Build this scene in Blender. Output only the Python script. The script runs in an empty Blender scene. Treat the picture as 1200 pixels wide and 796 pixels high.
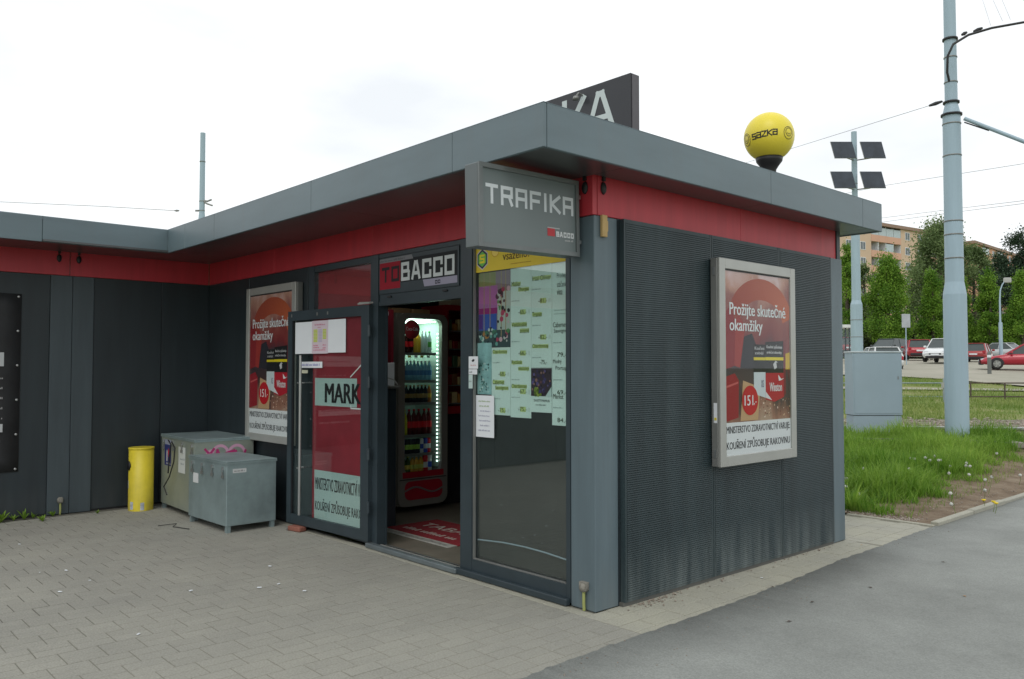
import bpy, bmesh, math, random
import numpy as np
from mathutils import Matrix, Vector
random.seed(7); RNG = np.random.default_rng(7)
S = bpy.context.scene
COL = S.collection
rad = math.radians

# ------------------------------------------------------------------ camera
CAM = Vector((3.643, -4.046, 1.6)); YAW = rad(47.742); PITCH = rad(1.961)
cd = bpy.data.cameras.new('camera'); cam = bpy.data.objects.new('camera', cd); COL.objects.link(cam)
cam.location = CAM; cam.rotation_euler = (rad(90)+PITCH, 0, YAW)
cd.lens = 28.92; cd.sensor_width = 36; cd.clip_start = .05; cd.clip_end = 3000
S.camera = cam

# ------------------------------------------------------------------ sky, sun, exposure
SUN_EL, SUN_AZ = rad(52), rad(148)          # azimuth clockwise from +Y: behind the camera, to its right
w = bpy.data.worlds.new('World'); S.world = w; w.use_nodes = True
N = w.node_tree.nodes; L = w.node_tree.links; N.clear()
out = N.new('ShaderNodeOutputWorld')
sky = N.new('ShaderNodeTexSky'); sky.sky_type = 'NISHITA'; sky.sun_disc = False
sky.sun_elevation = SUN_EL; sky.sun_rotation = SUN_AZ; sky.dust_density = 3
bg1 = N.new('ShaderNodeBackground'); bg1.inputs[1].default_value = .1; L.new(sky.outputs[0], bg1.inputs[0])
bg2 = N.new('ShaderNodeBackground'); bg2.inputs[0].default_value = (.97, 1, 1.02, 1); bg2.inputs[1].default_value = 1.12
tc = N.new('ShaderNodeTexCoord'); mp = N.new('ShaderNodeMapping'); mp.inputs['Scale'].default_value = (1.6, 1.6, 4.5)
L.new(tc.outputs['Generated'], mp.inputs[0])
nz = N.new('ShaderNodeTexNoise'); nz.inputs['Scale'].default_value = 1.5; nz.inputs['Detail'].default_value = 6; nz.inputs['Roughness'].default_value = .5
L.new(mp.outputs[0], nz.inputs['Vector'])
mr = N.new('ShaderNodeMapRange'); mr.inputs[1].default_value = .36; mr.inputs[2].default_value = .55; mr.inputs[3].default_value = .80; mr.inputs[4].default_value = 1.0
L.new(nz.outputs[0], mr.inputs[0])
mx = N.new('ShaderNodeMixShader'); L.new(mr.outputs[0], mx.inputs[0]); L.new(bg1.outputs[0], mx.inputs[1]); L.new(bg2.outputs[0], mx.inputs[2])
L.new(mx.outputs[0], out.inputs[0])
sd = bpy.data.lights.new('sun', 'SUN'); sun = bpy.data.objects.new('sun', sd); COL.objects.link(sun)
sd.energy = .75; sd.angle = rad(30); sd.color = (1, .96, .9)
sdir = Vector((math.sin(SUN_AZ)*math.cos(SUN_EL), math.cos(SUN_AZ)*math.cos(SUN_EL), math.sin(SUN_EL)))
sun.rotation_euler = sdir.to_track_quat('Z', 'Y').to_euler(); sun.location = (0, 0, 30)
S.view_settings.view_transform = 'Standard'; S.view_settings.look = 'None'; S.view_settings.exposure = 0.0; S.view_settings.gamma = 1

# ------------------------------------------------------------------ picture geometry -> points in the place
F0 = Vector((-math.sin(YAW), math.cos(YAW), 0)); RT = Vector((math.cos(YAW), math.sin(YAW), 0)); UP = Vector((0, 0, 1))
FW = F0*math.cos(PITCH)+UP*math.sin(PITCH); UC = UP*math.cos(PITCH)-F0*math.sin(PITCH)
def at(px, py, dep):
    return CAM+(FW+RT*((px-600)/964)+UC*((398-py)/964))*dep
PROF_D = [0, 9, 11, 15, 18, 22, 30, 36, 42, 48, 60, 72, 85, 110, 160, 400, 2000]
PROF_Z = [0, 0, .05, .28, .36, .39, .43, .72, 1.12, 1.48, 1.97, 2.25, 2.5, 2.9, 3.4, 4, 4]
def prof(d):
    return sum(np.interp(d+o, PROF_D, PROF_Z) for o in (-.8, -.4, 0, .4, .8))/5 - 0.0
def terr(x, y):
    d = (x-CAM.x)*F0.x+(y-CAM.y)*F0.y
    m = np.clip((.25-x)/1.6, 0, 1); m = m*m*(3-2*m)
    my = np.clip((y-4.7)/1.5, 0, 1)
    return prof(d)*m*my
def sd_xy(s, d):
    p = CAM+RT*s+F0*d
    return p.x, p.y

# ------------------------------------------------------------------ materials
def mat(name, col, rough=.6, metal=0., var=.12, vscale=3., bump=0., bscale=60., streak=False, col2=None, c2pos=(.45, .7), spec=.5, stretch=None, coat=0.):
    m = bpy.data.materials.new(name); m.use_nodes = True
    nt = m.node_tree; n = nt.nodes; l = nt.links
    b = n['Principled BSDF']; b.inputs['Roughness'].default_value = rough; b.inputs['Metallic'].default_value = metal
    b.inputs['Specular IOR Level'].default_value = spec
    if coat: b.inputs['Coat Weight'].default_value = coat
    tc = n.new('ShaderNodeTexCoord'); mpn = n.new('ShaderNodeMapping'); l.new(tc.outputs['Object'], mpn.inputs[0])
    if stretch: mpn.inputs['Scale'].default_value = stretch
    elif streak: mpn.inputs['Scale'].default_value = (5, 5, .5)
    nz = n.new('ShaderNodeTexNoise'); nz.inputs['Scale'].default_value = vscale; nz.inputs['Detail'].default_value = 7; nz.inputs['Roughness'].default_value = .62
    l.new(mpn.outputs[0], nz.inputs['Vector'])
    cr = n.new('ShaderNodeValToRGB')
    c = Vector(col[:3])
    if col2 is None:
        cr.color_ramp.elements[0].position = .3; cr.color_ramp.elements[1].position = .7
        cr.color_ramp.elements[0].color = (*(c*(1-var)), 1); cr.color_ramp.elements[1].color = (*(c*(1+var)), 1)
    else:
        cr.color_ramp.elements[0].position = c2pos[0]; cr.color_ramp.elements[1].position = c2pos[1]
        cr.color_ramp.elements[0].color = (*c, 1); cr.color_ramp.elements[1].color = (*col2[:3], 1)
    l.new(nz.outputs[0], cr.inputs[0]); l.new(cr.outputs[0], b.inputs['Base Color'])
    if bump:
        n2 = n.new('ShaderNodeTexNoise'); n2.inputs['Scale'].default_value = bscale; n2.inputs['Detail'].default_value = 5
        l.new(tc.outputs['Object'], n2.inputs['Vector'])
        bp = n.new('ShaderNodeBump'); bp.inputs['Strength'].default_value = bump; bp.inputs['Distance'].default_value = .01
        l.new(n2.outputs[0], bp.inputs['Height']); l.new(bp.outputs[0], b.inputs['Normal'])
    m['ramp'] = cr.name
    return m
FLAT = {}
def flat(col, rough=.55):
    k = tuple(round(c, 4) for c in col)+(rough,)
    if k not in FLAT:
        m = bpy.data.materials.new('print_ink'); m.use_nodes = True
        b = m.node_tree.nodes['Principled BSDF']; b.inputs['Base Color'].default_value = (*col[:3], 1); b.inputs['Roughness'].default_value = rough
        b.inputs['Specular IOR Level'].default_value = .3
        FLAT[k] = m
    return FLAT[k]
def srgb(r, g, b):
    f = lambda v: (v/255/12.92) if v <= 10 else ((v/255+.055)/1.055)**2.4
    return (f(r), f(g), f(b))
def emis(name, col, st):
    m = bpy.data.materials.new(name); m.use_nodes = True
    b = m.node_tree.nodes['Principled BSDF']; b.inputs['Base Color'].default_value = (*col, 1)
    b.inputs['Emission Color'].default_value = (*col, 1); b.inputs['Emission Strength'].default_value = st
    return m
def glass(name, tint=(.8, .85, .83), f0=.042):
    m = bpy.data.materials.new(name); m.use_nodes = True
    nt = m.node_tree; n = nt.nodes; l = nt.links; n.clear()
    o = n.new('ShaderNodeOutputMaterial'); t = n.new('ShaderNodeBsdfTransparent'); t.inputs[0].default_value = (*tint, 1)
    g = n.new('ShaderNodeBsdfGlossy'); g.inputs['Roughness'].default_value = .01; g.inputs[0].default_value = (.95, .97, .97, 1)
    lw = n.new('ShaderNodeLayerWeight'); lw.inputs[0].default_value = .5       # Schlick curve, the same on both faces of the pane
    pw = n.new('ShaderNodeMath'); pw.operation = 'POWER'; pw.inputs[1].default_value = 5; l.new(lw.outputs['Facing'], pw.inputs[0])
    f = n.new('ShaderNodeMath'); f.operation = 'MULTIPLY_ADD'; f.inputs[1].default_value = .9; f.inputs[2].default_value = f0; l.new(pw.outputs[0], f.inputs[0])
    mx = n.new('ShaderNodeMixShader'); l.new(f.outputs[0], mx.inputs[0]); l.new(t.outputs[0], mx.inputs[1]); l.new(g.outputs[0], mx.inputs[2]); l.new(mx.outputs[0], o.inputs[0])
    return m

# dirt: pale dust that collects along the foot of outdoor metal, plus vertical run-down streaks
def grime(m, dust=(.3, .3, .27), h=.5, amt=.5, run=.35):
    nt = m.node_tree; n = nt.nodes; l = nt.links; b = n['Principled BSDF']
    src = b.inputs['Base Color'].links[0].from_socket
    g = n.new('ShaderNodeNewGeometry'); sx = n.new('ShaderNodeSeparateXYZ'); l.new(g.outputs['Position'], sx.inputs[0])
    mr = n.new('ShaderNodeMapRange'); mr.inputs[1].default_value = 0; mr.inputs[2].default_value = h; mr.inputs[3].default_value = 1; mr.inputs[4].default_value = 0
    l.new(sx.outputs['Z'], mr.inputs[0])
    mp = n.new('ShaderNodeMapping'); mp.inputs['Scale'].default_value = (7, 7, .7); l.new(g.outputs['Position'], mp.inputs[0])
    nz = n.new('ShaderNodeTexNoise'); nz.inputs['Scale'].default_value = 1.3; nz.inputs['Detail'].default_value = 6; l.new(mp.outputs[0], nz.inputs['Vector'])
    r2 = n.new('ShaderNodeMapRange'); r2.inputs[1].default_value = .38; r2.inputs[2].default_value = .68; l.new(nz.outputs[0], r2.inputs[0])
    mu = n.new('ShaderNodeMath'); mu.operation = 'MULTIPLY'; l.new(mr.outputs[0], mu.inputs[0]); l.new(r2.outputs[0], mu.inputs[1])
    m2 = n.new('ShaderNodeMath'); m2.operation = 'MULTIPLY'; m2.inputs[1].default_value = amt; l.new(mu.outputs[0], m2.inputs[0])
    mix = n.new('ShaderNodeMix'); mix.data_type = 'RGBA'; l.new(m2.outputs[0], mix.inputs[0]); l.new(src, mix.inputs[6]); mix.inputs[7].default_value = (*dust, 1)
    # run-down stains over the whole height
    n3 = n.new('ShaderNodeTexNoise'); n3.inputs['Scale'].default_value = .9; n3.inputs['Detail'].default_value = 8; n3.inputs['Roughness'].default_value = .7
    l.new(mp.outputs[0], n3.inputs['Vector'])
    r3 = n.new('ShaderNodeMapRange'); r3.inputs[1].default_value = .5; r3.inputs[2].default_value = .75; r3.inputs[4].default_value = run; l.new(n3.outputs[0], r3.inputs[0])
    mix2 = n.new('ShaderNodeMix'); mix2.data_type = 'RGBA'; l.new(r3.outputs[0], mix2.inputs[0]); l.new(mix.outputs[2], mix2.inputs[6]); mix2.inputs[7].default_value = (*(Vector(dust)*.55), 1)
    l.new(mix2.outputs[2], b.inputs['Base Color'])
    return m

M = {}
M['fascia'] = grime(mat('fascia_metal', (.112, .158, .178), .42, .0, .12, 1.2, .05, 30, stretch=(.6, .6, 2.5), spec=.6), (.24, .25, .25), .1, .0, .22)
M['post'] = grime(mat('post_metal', (.108, .150, .170), .45, 0, .14, 1.5, .04, 25, streak=True), (.2, .2, .18), .35, .35, .12)
M['panel'] = grime(mat('panel_metal', (.025, .041, .046), .45, 0, .25, 1.2, 0, streak=True, spec=.4), (.28, .32, .31), .42, .42, .10)
M['panel_dark'] = grime(mat('wall_sheet', (.018, .027, .032), .5, 0, .18, 1.4, .05, 20, streak=True), (.1, .1, .1), .35, .3, .08)
M['frame'] = mat('frame_paint', (.032, .047, .056), .38, 0, .12, 4, 0)
M['red'] = grime(mat('red_paint', (.48, .034, .048), .45, 0, .12, 1.6, 0, streak=True), (.20, .05, .055), .1, 0, .16)
M['soffit'] = mat('soffit_metal', (.085, .09, .092), .28, .3, .12, 2)
M['roof'] = mat('roof_felt', (.12, .12, .12), .9, 0, .2, 2)
M['black'] = mat('black_plastic', (.015, .015, .017), .5, 0, .2, 8)
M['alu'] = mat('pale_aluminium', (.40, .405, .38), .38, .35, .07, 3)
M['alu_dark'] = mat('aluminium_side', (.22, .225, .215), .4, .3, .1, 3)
M['galv'] = mat('galvanised_steel', (.32, .41, .42), .42, .4, .30, 2.2, .04, 14, col2=(.22, .28, .285), c2pos=(.38, .66))
M['galv_olive'] = mat('galvanised_stained', (.34, .375, .315), .45, .35, .25, 1.4, .04, 14, col2=(.22, .265, .25), c2pos=(.4, .65))
M['white'] = mat('white_paper', (.72, .75, .78), .7, 0, .04, 3)
M['mint'] = mat('mint_paper', (.72, .87, .82), .65, 0, .04, 3)
M['yellow'] = mat('yellow_paint', (.70, .58, .04), .4, 0, .10, 4)
M['globe'] = mat('yellow_globe', (.80, .66, .05), .38, 0, .05, 3)
M['tarp'] = mat('black_tarpaulin', (.020, .021, .023), .7, 0, .35, 3, .4, 5)
M['glass_win'] = glass('shop_glass', (.93, .965, .955), .085)
M['glass_door'] = glass('door_glass', (.93, .96, .95), .06)
M['glass_poster'] = glass('poster_acrylic', (.95, .96, .96), .006)
M['bin'] = grime(mat('bin_yellow', (.70, .57, .035), .45, 0, .12, 5, .06, 8), (.28, .24, .10), .35, .6, .25)
M['glass_clear'] = glass('clear_glass', (.88, .92, .91))
M['int_wall'] = mat('interior_wall', (.12, .12, .115), .8, 0, .1, 2)
M['int_floor'] = mat('interior_floor', (.16, .14, .11), .45, 0, .2, 4)
M['steel'] = mat('steel', (.45, .46, .46), .3, .8, .1, 6)
M['pole'] = mat('mast_paint', (.335, .445, .515), .5, 0, .07, 1.5, .02, 20, streak=True)
M['cabinet'] = mat('cabinet_paint', (.30, .385, .44), .55, 0, .05, 1.5)
M['asphalt'] = mat('asphalt', (.252, .264, .246), .92, 0, .10, 1.3, .2, 260)
M['bark'] = mat('bark', (.09, .07, .055), .9, 0, .3, 8, .4, 20)
M['rubber'] = mat('rubber', (.02, .02, .02), .8, 0, .1, 5)
M['carglass'] = mat('car_glass', (.05, .065, .065), .08, 0, .1, 3)
M['cardboard'] = mat('cardboard', (.36, .22, .11), .8, 0, .1, 5)
M['wood'] = mat('raw_wood', (.50, .34, .14), .7, 0, .15, 8, .1, 30)
M['brick'] = mat('brick_red', (.26, .10, .07), .85, 0, .2, 14, .3, 60)
M['pink'] = mat('pink_tape', (.62, .20, .36), .4, 0, .35, 9)

def paver_mat(name, c1, c2):
    m = mat(name, c1, .88, 0, .1, 1.1, .35, 180, col2=c2, c2pos=(.35, .68))
    nt = m.node_tree; n = nt.nodes; l = nt.links; b = n['Principled BSDF']
    # world position drives the blotches so that neighbouring stones belong to one floor; a random value sets each stone apart
    for x in list(n):
        if x.type == 'MAPPING':
            g = n.new('ShaderNodeNewGeometry'); l.new(g.outputs['Position'], x.inputs[0])
    src = b.inputs['Base Color'].links[0].from_socket
    oi = n.new('ShaderNodeObjectInfo'); at_ = n.new('ShaderNodeAttribute'); at_.attribute_name = 'tone'
    ad = n.new('ShaderNodeMath'); l.new(oi.outputs['Random'], ad.inputs[0]); l.new(at_.outputs['Fac'], ad.inputs[1])
    fr = n.new('ShaderNodeMath'); fr.operation = 'FRACT'; l.new(ad.outputs[0], fr.inputs[0])
    mr = n.new('ShaderNodeMapRange'); mr.inputs[3].default_value = .965; mr.inputs[4].default_value = 1.035; l.new(fr.outputs[0], mr.inputs[0])
    mx = n.new('ShaderNodeMix'); mx.data_type = 'RGBA'; mx.blend_type = 'MULTIPLY'; mx.inputs[0].default_value = 1
    l.new(src, mx.inputs[6]); l.new(mr.outputs[0], mx.inputs[7])
    # fine grit
    g2 = n.new('ShaderNodeNewGeometry'); n2 = n.new('ShaderNodeTexNoise'); n2.inputs['Scale'].default_value = 90; n2.inputs['Detail'].default_value = 4
    l.new(g2.outputs['Position'], n2.inputs['Vector'])
    m3 = n.new('ShaderNodeMapRange'); m3.inputs[1].default_value = .3; m3.inputs[2].default_value = .7; m3.inputs[3].default_value = .82; m3.inputs[4].default_value = 1.16; l.new(n2.outputs[0], m3.inputs[0])
    mx2 = n.new('ShaderNodeMix'); mx2.data_type = 'RGBA'; mx2.blend_type = 'MULTIPLY'; mx2.inputs[0].default_value = 1
    l.new(mx.outputs[2], mx2.inputs[6]); l.new(m3.outputs[0], mx2.inputs[7]); l.new(mx2.outputs[2], b.inputs['Base Color'])
    return m
M['paver'] = paver_mat('paving_concrete', (.31, .303, .26), (.265, .26, .228))
M['slab'] = paver_mat('walkway_concrete', (.385, .375, .30), (.315, .31, .265))
M['joint'] = mat('joint_sand', (.115, .11, .09), .95, 0, .3, 6)

nt_ = M['joint'].node_tree; b_ = nt_.nodes['Principled BSDF']; src_ = b_.inputs['Base Color'].links[0].from_socket     # joints swept full of pale sand towards the shop corner
g_ = nt_.nodes.new('ShaderNodeNewGeometry'); s_ = nt_.nodes.new('ShaderNodeSeparateXYZ'); nt_.links.new(g_.outputs['Position'], s_.inputs[0])
n_ = nt_.nodes.new('ShaderNodeTexNoise'); n_.inputs['Scale'].default_value = 1.4; n_.inputs['Detail'].default_value = 6; nt_.links.new(g_.outputs['Position'], n_.inputs['Vector'])
a_ = nt_.nodes.new('ShaderNodeMath'); a_.operation = 'MULTIPLY_ADD'; a_.inputs[1].default_value = 3.5; nt_.links.new(n_.outputs[0], a_.inputs[0]); nt_.links.new(s_.outputs['X'], a_.inputs[2])
r_ = nt_.nodes.new('ShaderNodeMapRange'); r_.inputs[1].default_value = -1.2; r_.inputs[2].default_value = 1.6; nt_.links.new(a_.outputs[0], r_.inputs[0])
x_ = nt_.nodes.new('ShaderNodeMix'); x_.data_type = 'RGBA'; nt_.links.new(r_.outputs[0], x_.inputs[0]); nt_.links.new(src_, x_.inputs[6]); x_.inputs[7].default_value = (.225, .22, .18, 1); nt_.links.new(x_.outputs[2], b_.inputs['Base Color'])
def ground_mat(name, cols, scale=.6, bump=.3, bscale=20):
    m = bpy.data.materials.new(name); m.use_nodes = True
    nt = m.node_tree; n = nt.nodes; l = nt.links; b = n['Principled BSDF']; b.inputs['Roughness'].default_value = .95; b.inputs['Specular IOR Level'].default_value = .15
    g = n.new('ShaderNodeNewGeometry'); nz = n.new('ShaderNodeTexNoise'); nz.inputs['Scale'].default_value = scale; nz.inputs['Detail'].default_value = 10; nz.inputs['Roughness'].default_value = .68
    l.new(g.outputs['Position'], nz.inputs['Vector'])
    cr = n.new('ShaderNodeValToRGB'); e = cr.color_ramp.elements
    ps = np.linspace(.32, .68, len(cols))
    e[0].position = ps[0]; e[0].color = (*cols[0], 1); e[1].position = ps[-1]; e[1].color = (*cols[-1], 1)
    for p, c in zip(ps[1:-1], cols[1:-1]):
        k = e.new(p); k.color = (*c, 1)
    l.new(nz.outputs[0], cr.inputs[0]); l.new(cr.outputs[0], b.inputs['Base Color'])
    n2 = n.new('ShaderNodeTexNoise'); n2.inputs['Scale'].default_value = bscale; n2.inputs['Detail'].default_value = 6; l.new(g.outputs['Position'], n2.inputs['Vector'])
    bp = n.new('ShaderNodeBump'); bp.inputs['Strength'].default_value = bump; bp.inputs['Distance'].default_value = .05; l.new(n2.outputs[0], bp.inputs['Height']); l.new(bp.outputs[0], b.inputs['Normal'])
    return m
M['lawn'] = ground_mat('lawn_soil', [(.11, .17, .04), (.15, .21, .05), (.24, .24, .10), (.14, .20, .045)], .5)
M['dirt'] = ground_mat('bare_earth', [(.13, .095, .065), (.20, .15, .105), (.27, .22, .16)], 3.5, .5, 60)
M['gravel'] = ground_mat('track_ballast', [(.13, .12, .09), (.22, .20, .16), (.31, .28, .23)], 5, .6, 40)
M['road'] = ground_mat('concrete_road', [(.30, .29, .235), (.35, .335, .275), (.40, .375, .315)], .35, .15, 12)
def leaf_mat(name, dark, lite, trans=.25):
    m = bpy.data.materials.new(name); m.use_nodes = True
    nt = m.node_tree; n = nt.nodes; l = nt.links; b = n['Principled BSDF']; b.inputs['Roughness'].default_value = .55; b.inputs['Specular IOR Level'].default_value = .25
    a = n.new('ShaderNodeAttribute'); a.attribute_name = 'tone'
    cr = n.new('ShaderNodeValToRGB'); e = cr.color_ramp.elements; e[0].color = (*dark, 1); e[1].color = (*lite, 1)
    l.new(a.outputs['Fac'], cr.inputs[0]); l.new(cr.outputs[0], b.inputs['Base Color'])
    t = n.new('ShaderNodeBsdfTranslucent'); l.new(cr.outputs[0], t.inputs[0])
    mx = n.new('ShaderNodeMixShader'); mx.inputs[0].default_value = trans
    o = n['Material Output']; l.new(b.outputs[0], mx.inputs[1]); l.new(t.outputs[0], mx.inputs[2]); l.new(mx.outputs[0], o.inputs[0])
    return m
M['leaf'] = leaf_mat('hornbeam_leaves', (.06, .165, .016), (.26, .43, .055), .4)
M['leaf2'] = leaf_mat('birch_leaves', (.08, .14, .045), (.24, .32, .13), .35)
M['leaf3'] = leaf_mat('pine_needles', (.022, .05, .026), (.07, .11, .06), .1)
M['leaf4'] = leaf_mat('shrub_leaves', (.03, .05, .015), (.09, .12, .04))
M['grass'] = leaf_mat('grass_blades', (.085, .22, .014), (.34, .50, .085), .45)
M['grass_far'] = leaf_mat('lawn_blades', (.12, .21, .03), (.34, .38, .13), .4)

# ------------------------------------------------------------------ builders
def link(o, parent=None):
    COL.objects.link(o)
    if parent: o.parent = parent
    return o
def tag(o, label=None, cat=None, group=None, kind=None):
    if label: o['label'] = label
    if cat: o['category'] = cat
    if group: o['group'] = group
    if kind: o['kind'] = kind
    return o
def thing(name, label, cat, loc=(0, 0, 0), rz=0, group=None):
    o = bpy.data.objects.new(name, None); o.empty_display_size = .1; link(o)
    o.location = loc; o.rotation_euler = (0, 0, rz)
    return tag(o, label, cat, group)
class MB:
    """collects shapes, then links them as ONE mesh object"""
    def __init__(s, xf=None): s.bm = bmesh.new(); s.mats = []; s.xf = xf
    def mi(s, m):
        if m is None: return 0
        if m not in s.mats: s.mats.append(m)
        return s.mats.index(m)
    def v(s, p):
        p = Vector(p)
        return s.bm.verts.new(s.xf @ p if s.xf else p)
    def face(s, pts, m=None, smooth=False):
        f = s.bm.faces.new([s.v(p) for p in pts]); f.material_index = s.mi(m); f.smooth = smooth; return f
    def box(s, x0, x1, y0, y1, z0, z1, m=None, bev=0.):
        vs = [s.v(p) for p in ((x0, y0, z0), (x1, y0, z0), (x1, y1, z0), (x0, y1, z0), (x0, y0, z1), (x1, y0, z1), (x1, y1, z1), (x0, y1, z1))]
        i = s.mi(m); fs = []
        for q in ((0, 3, 2, 1), (4, 5, 6, 7), (0, 1, 5, 4), (1, 2, 6, 5), (2, 3, 7, 6), (3, 0, 4, 7)):
            f = s.bm.faces.new([vs[k] for k in q]); f.material_index = i; fs.append(f)
        if bev:
            es = {e for f in fs for e in f.edges}
            bmesh.ops.bevel(s.bm, geom=list(es), offset=bev, segments=1, affect='EDGES', profile=.5, clamp_overlap=True)
        return s
    def prism(s, pts2, a, b, m=None, axis='y'):
        """polygon pts2 extruded along axis from a to b"""
        def P(p, t): return {'y': (p[0], t, p[1]), 'x': (t, p[0], p[1]), 'z': (p[0], p[1], t)}[axis]
        A = [s.v(P(p, a)) for p in pts2]; B = [s.v(P(p, b)) for p in pts2]; i = s.mi(m); n = len(pts2)
        for f in [s.bm.faces.new(A), s.bm.faces.new(B[::-1])]+[s.bm.faces.new((A[k], B[k], B[(k+1) % n], A[(k+1) % n])) for k in range(n)]: f.material_index = i
        return s
    def tube(s, pts, r, m=None, n=8, cap=True):
        pts = [Vector(p) for p in pts]; rs = r if isinstance(r, (list, tuple)) else [r]*len(pts); i = s.mi(m); rings = []
        u = None
        for k, p in enumerate(pts):
            t = (pts[min(k+1, len(pts)-1)]-pts[max(k-1, 0)]).normalized()
            if u is None: u = t.orthogonal().normalized()
            u = (u-t*u.dot(t)); u = u.normalized() if u.length > 1e-6 else t.orthogonal().normalized()
            v2 = t.cross(u)
            rings.append([s.v(p+(u*math.cos(2*math.pi*j/n)+v2*math.sin(2*math.pi*j/n))*rs[k]) for j in range(n)])
        for a, b in zip(rings, rings[1:]):
            for j in range(n):
                f = s.bm.faces.new((a[j], a[(j+1) % n], b[(j+1) % n], b[j])); f.material_index = i; f.smooth = n > 6
        if cap:
            for rg in (rings[0][::-1], rings[-1]):
                f = s.bm.faces.new([s.bm.verts.new(q.co) for q in rg]); f.material_index = i
        return s
    def lathe(s, prof_, c=(0, 0, 0), m=None, n=16, axis='z'):
        i = s.mi(m); rings = []
        for r, h in prof_:
            rg = []
            for j in range(n):
                a = 2*math.pi*j/n; q = (r*math.cos(a), r*math.sin(a), h)
                if axis == 'y': q = (q[0], q[2], q[1])
                if axis == 'x': q = (q[2], q[0], q[1])
                rg.append(s.v((q[0]+c[0], q[1]+c[1], q[2]+c[2])))
            rings.append(rg)
        for a, b in zip(rings, rings[1:]):
            for j in range(n):
                f = s.bm.faces.new((a[j], a[(j+1) % n], b[(j+1) % n], b[j])); f.material_index = i; f.smooth = True
        for rg in (rings[0][::-1], rings[-1]):
            f = s.bm.faces.new([s.bm.verts.new(q.co) for q in rg]); f.material_index = i
        return s
    def build(s, name, m=None, parent=None, label=None, fix=True):
        if fix: bmesh.ops.recalc_face_normals(s.bm, faces=s.bm.faces)
        me = bpy.data.meshes.new(name); s.bm.to_mesh(me); s.bm.free()
        for q in (s.mats or [m]): me.materials.append(q)
        o = bpy.data.objects.new(name, me); link(o, parent)
        if label: o['label'] = label
        return o
def box(name, m, parent, x0, x1, y0, y1, z0, z1, bev=0., xf=None, label=None):
    return MB(xf).box(x0, x1, y0, y1, z0, z1, None, bev).build(name, m, parent, label)
def copy_tree(o, parent=None):
    c = o.copy(); COL.objects.link(c)
    if parent: c.parent = parent
    for ch in [x for x in bpy.data.objects if x.parent == o]: copy_tree(ch, c)
    return c
def frame_xf(o, r, n_in, up=(0, 0, 1)):
    """local (u right, w inward, z up) -> place"""
    r, n_in, up = Vector(r), Vector(n_in), Vector(up)
    m = Matrix.Identity(4)
    for k in range(3): m[k][0], m[k][1], m[k][2], m[k][3] = r[k], n_in[k], up[k], o[k]
    return m

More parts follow.
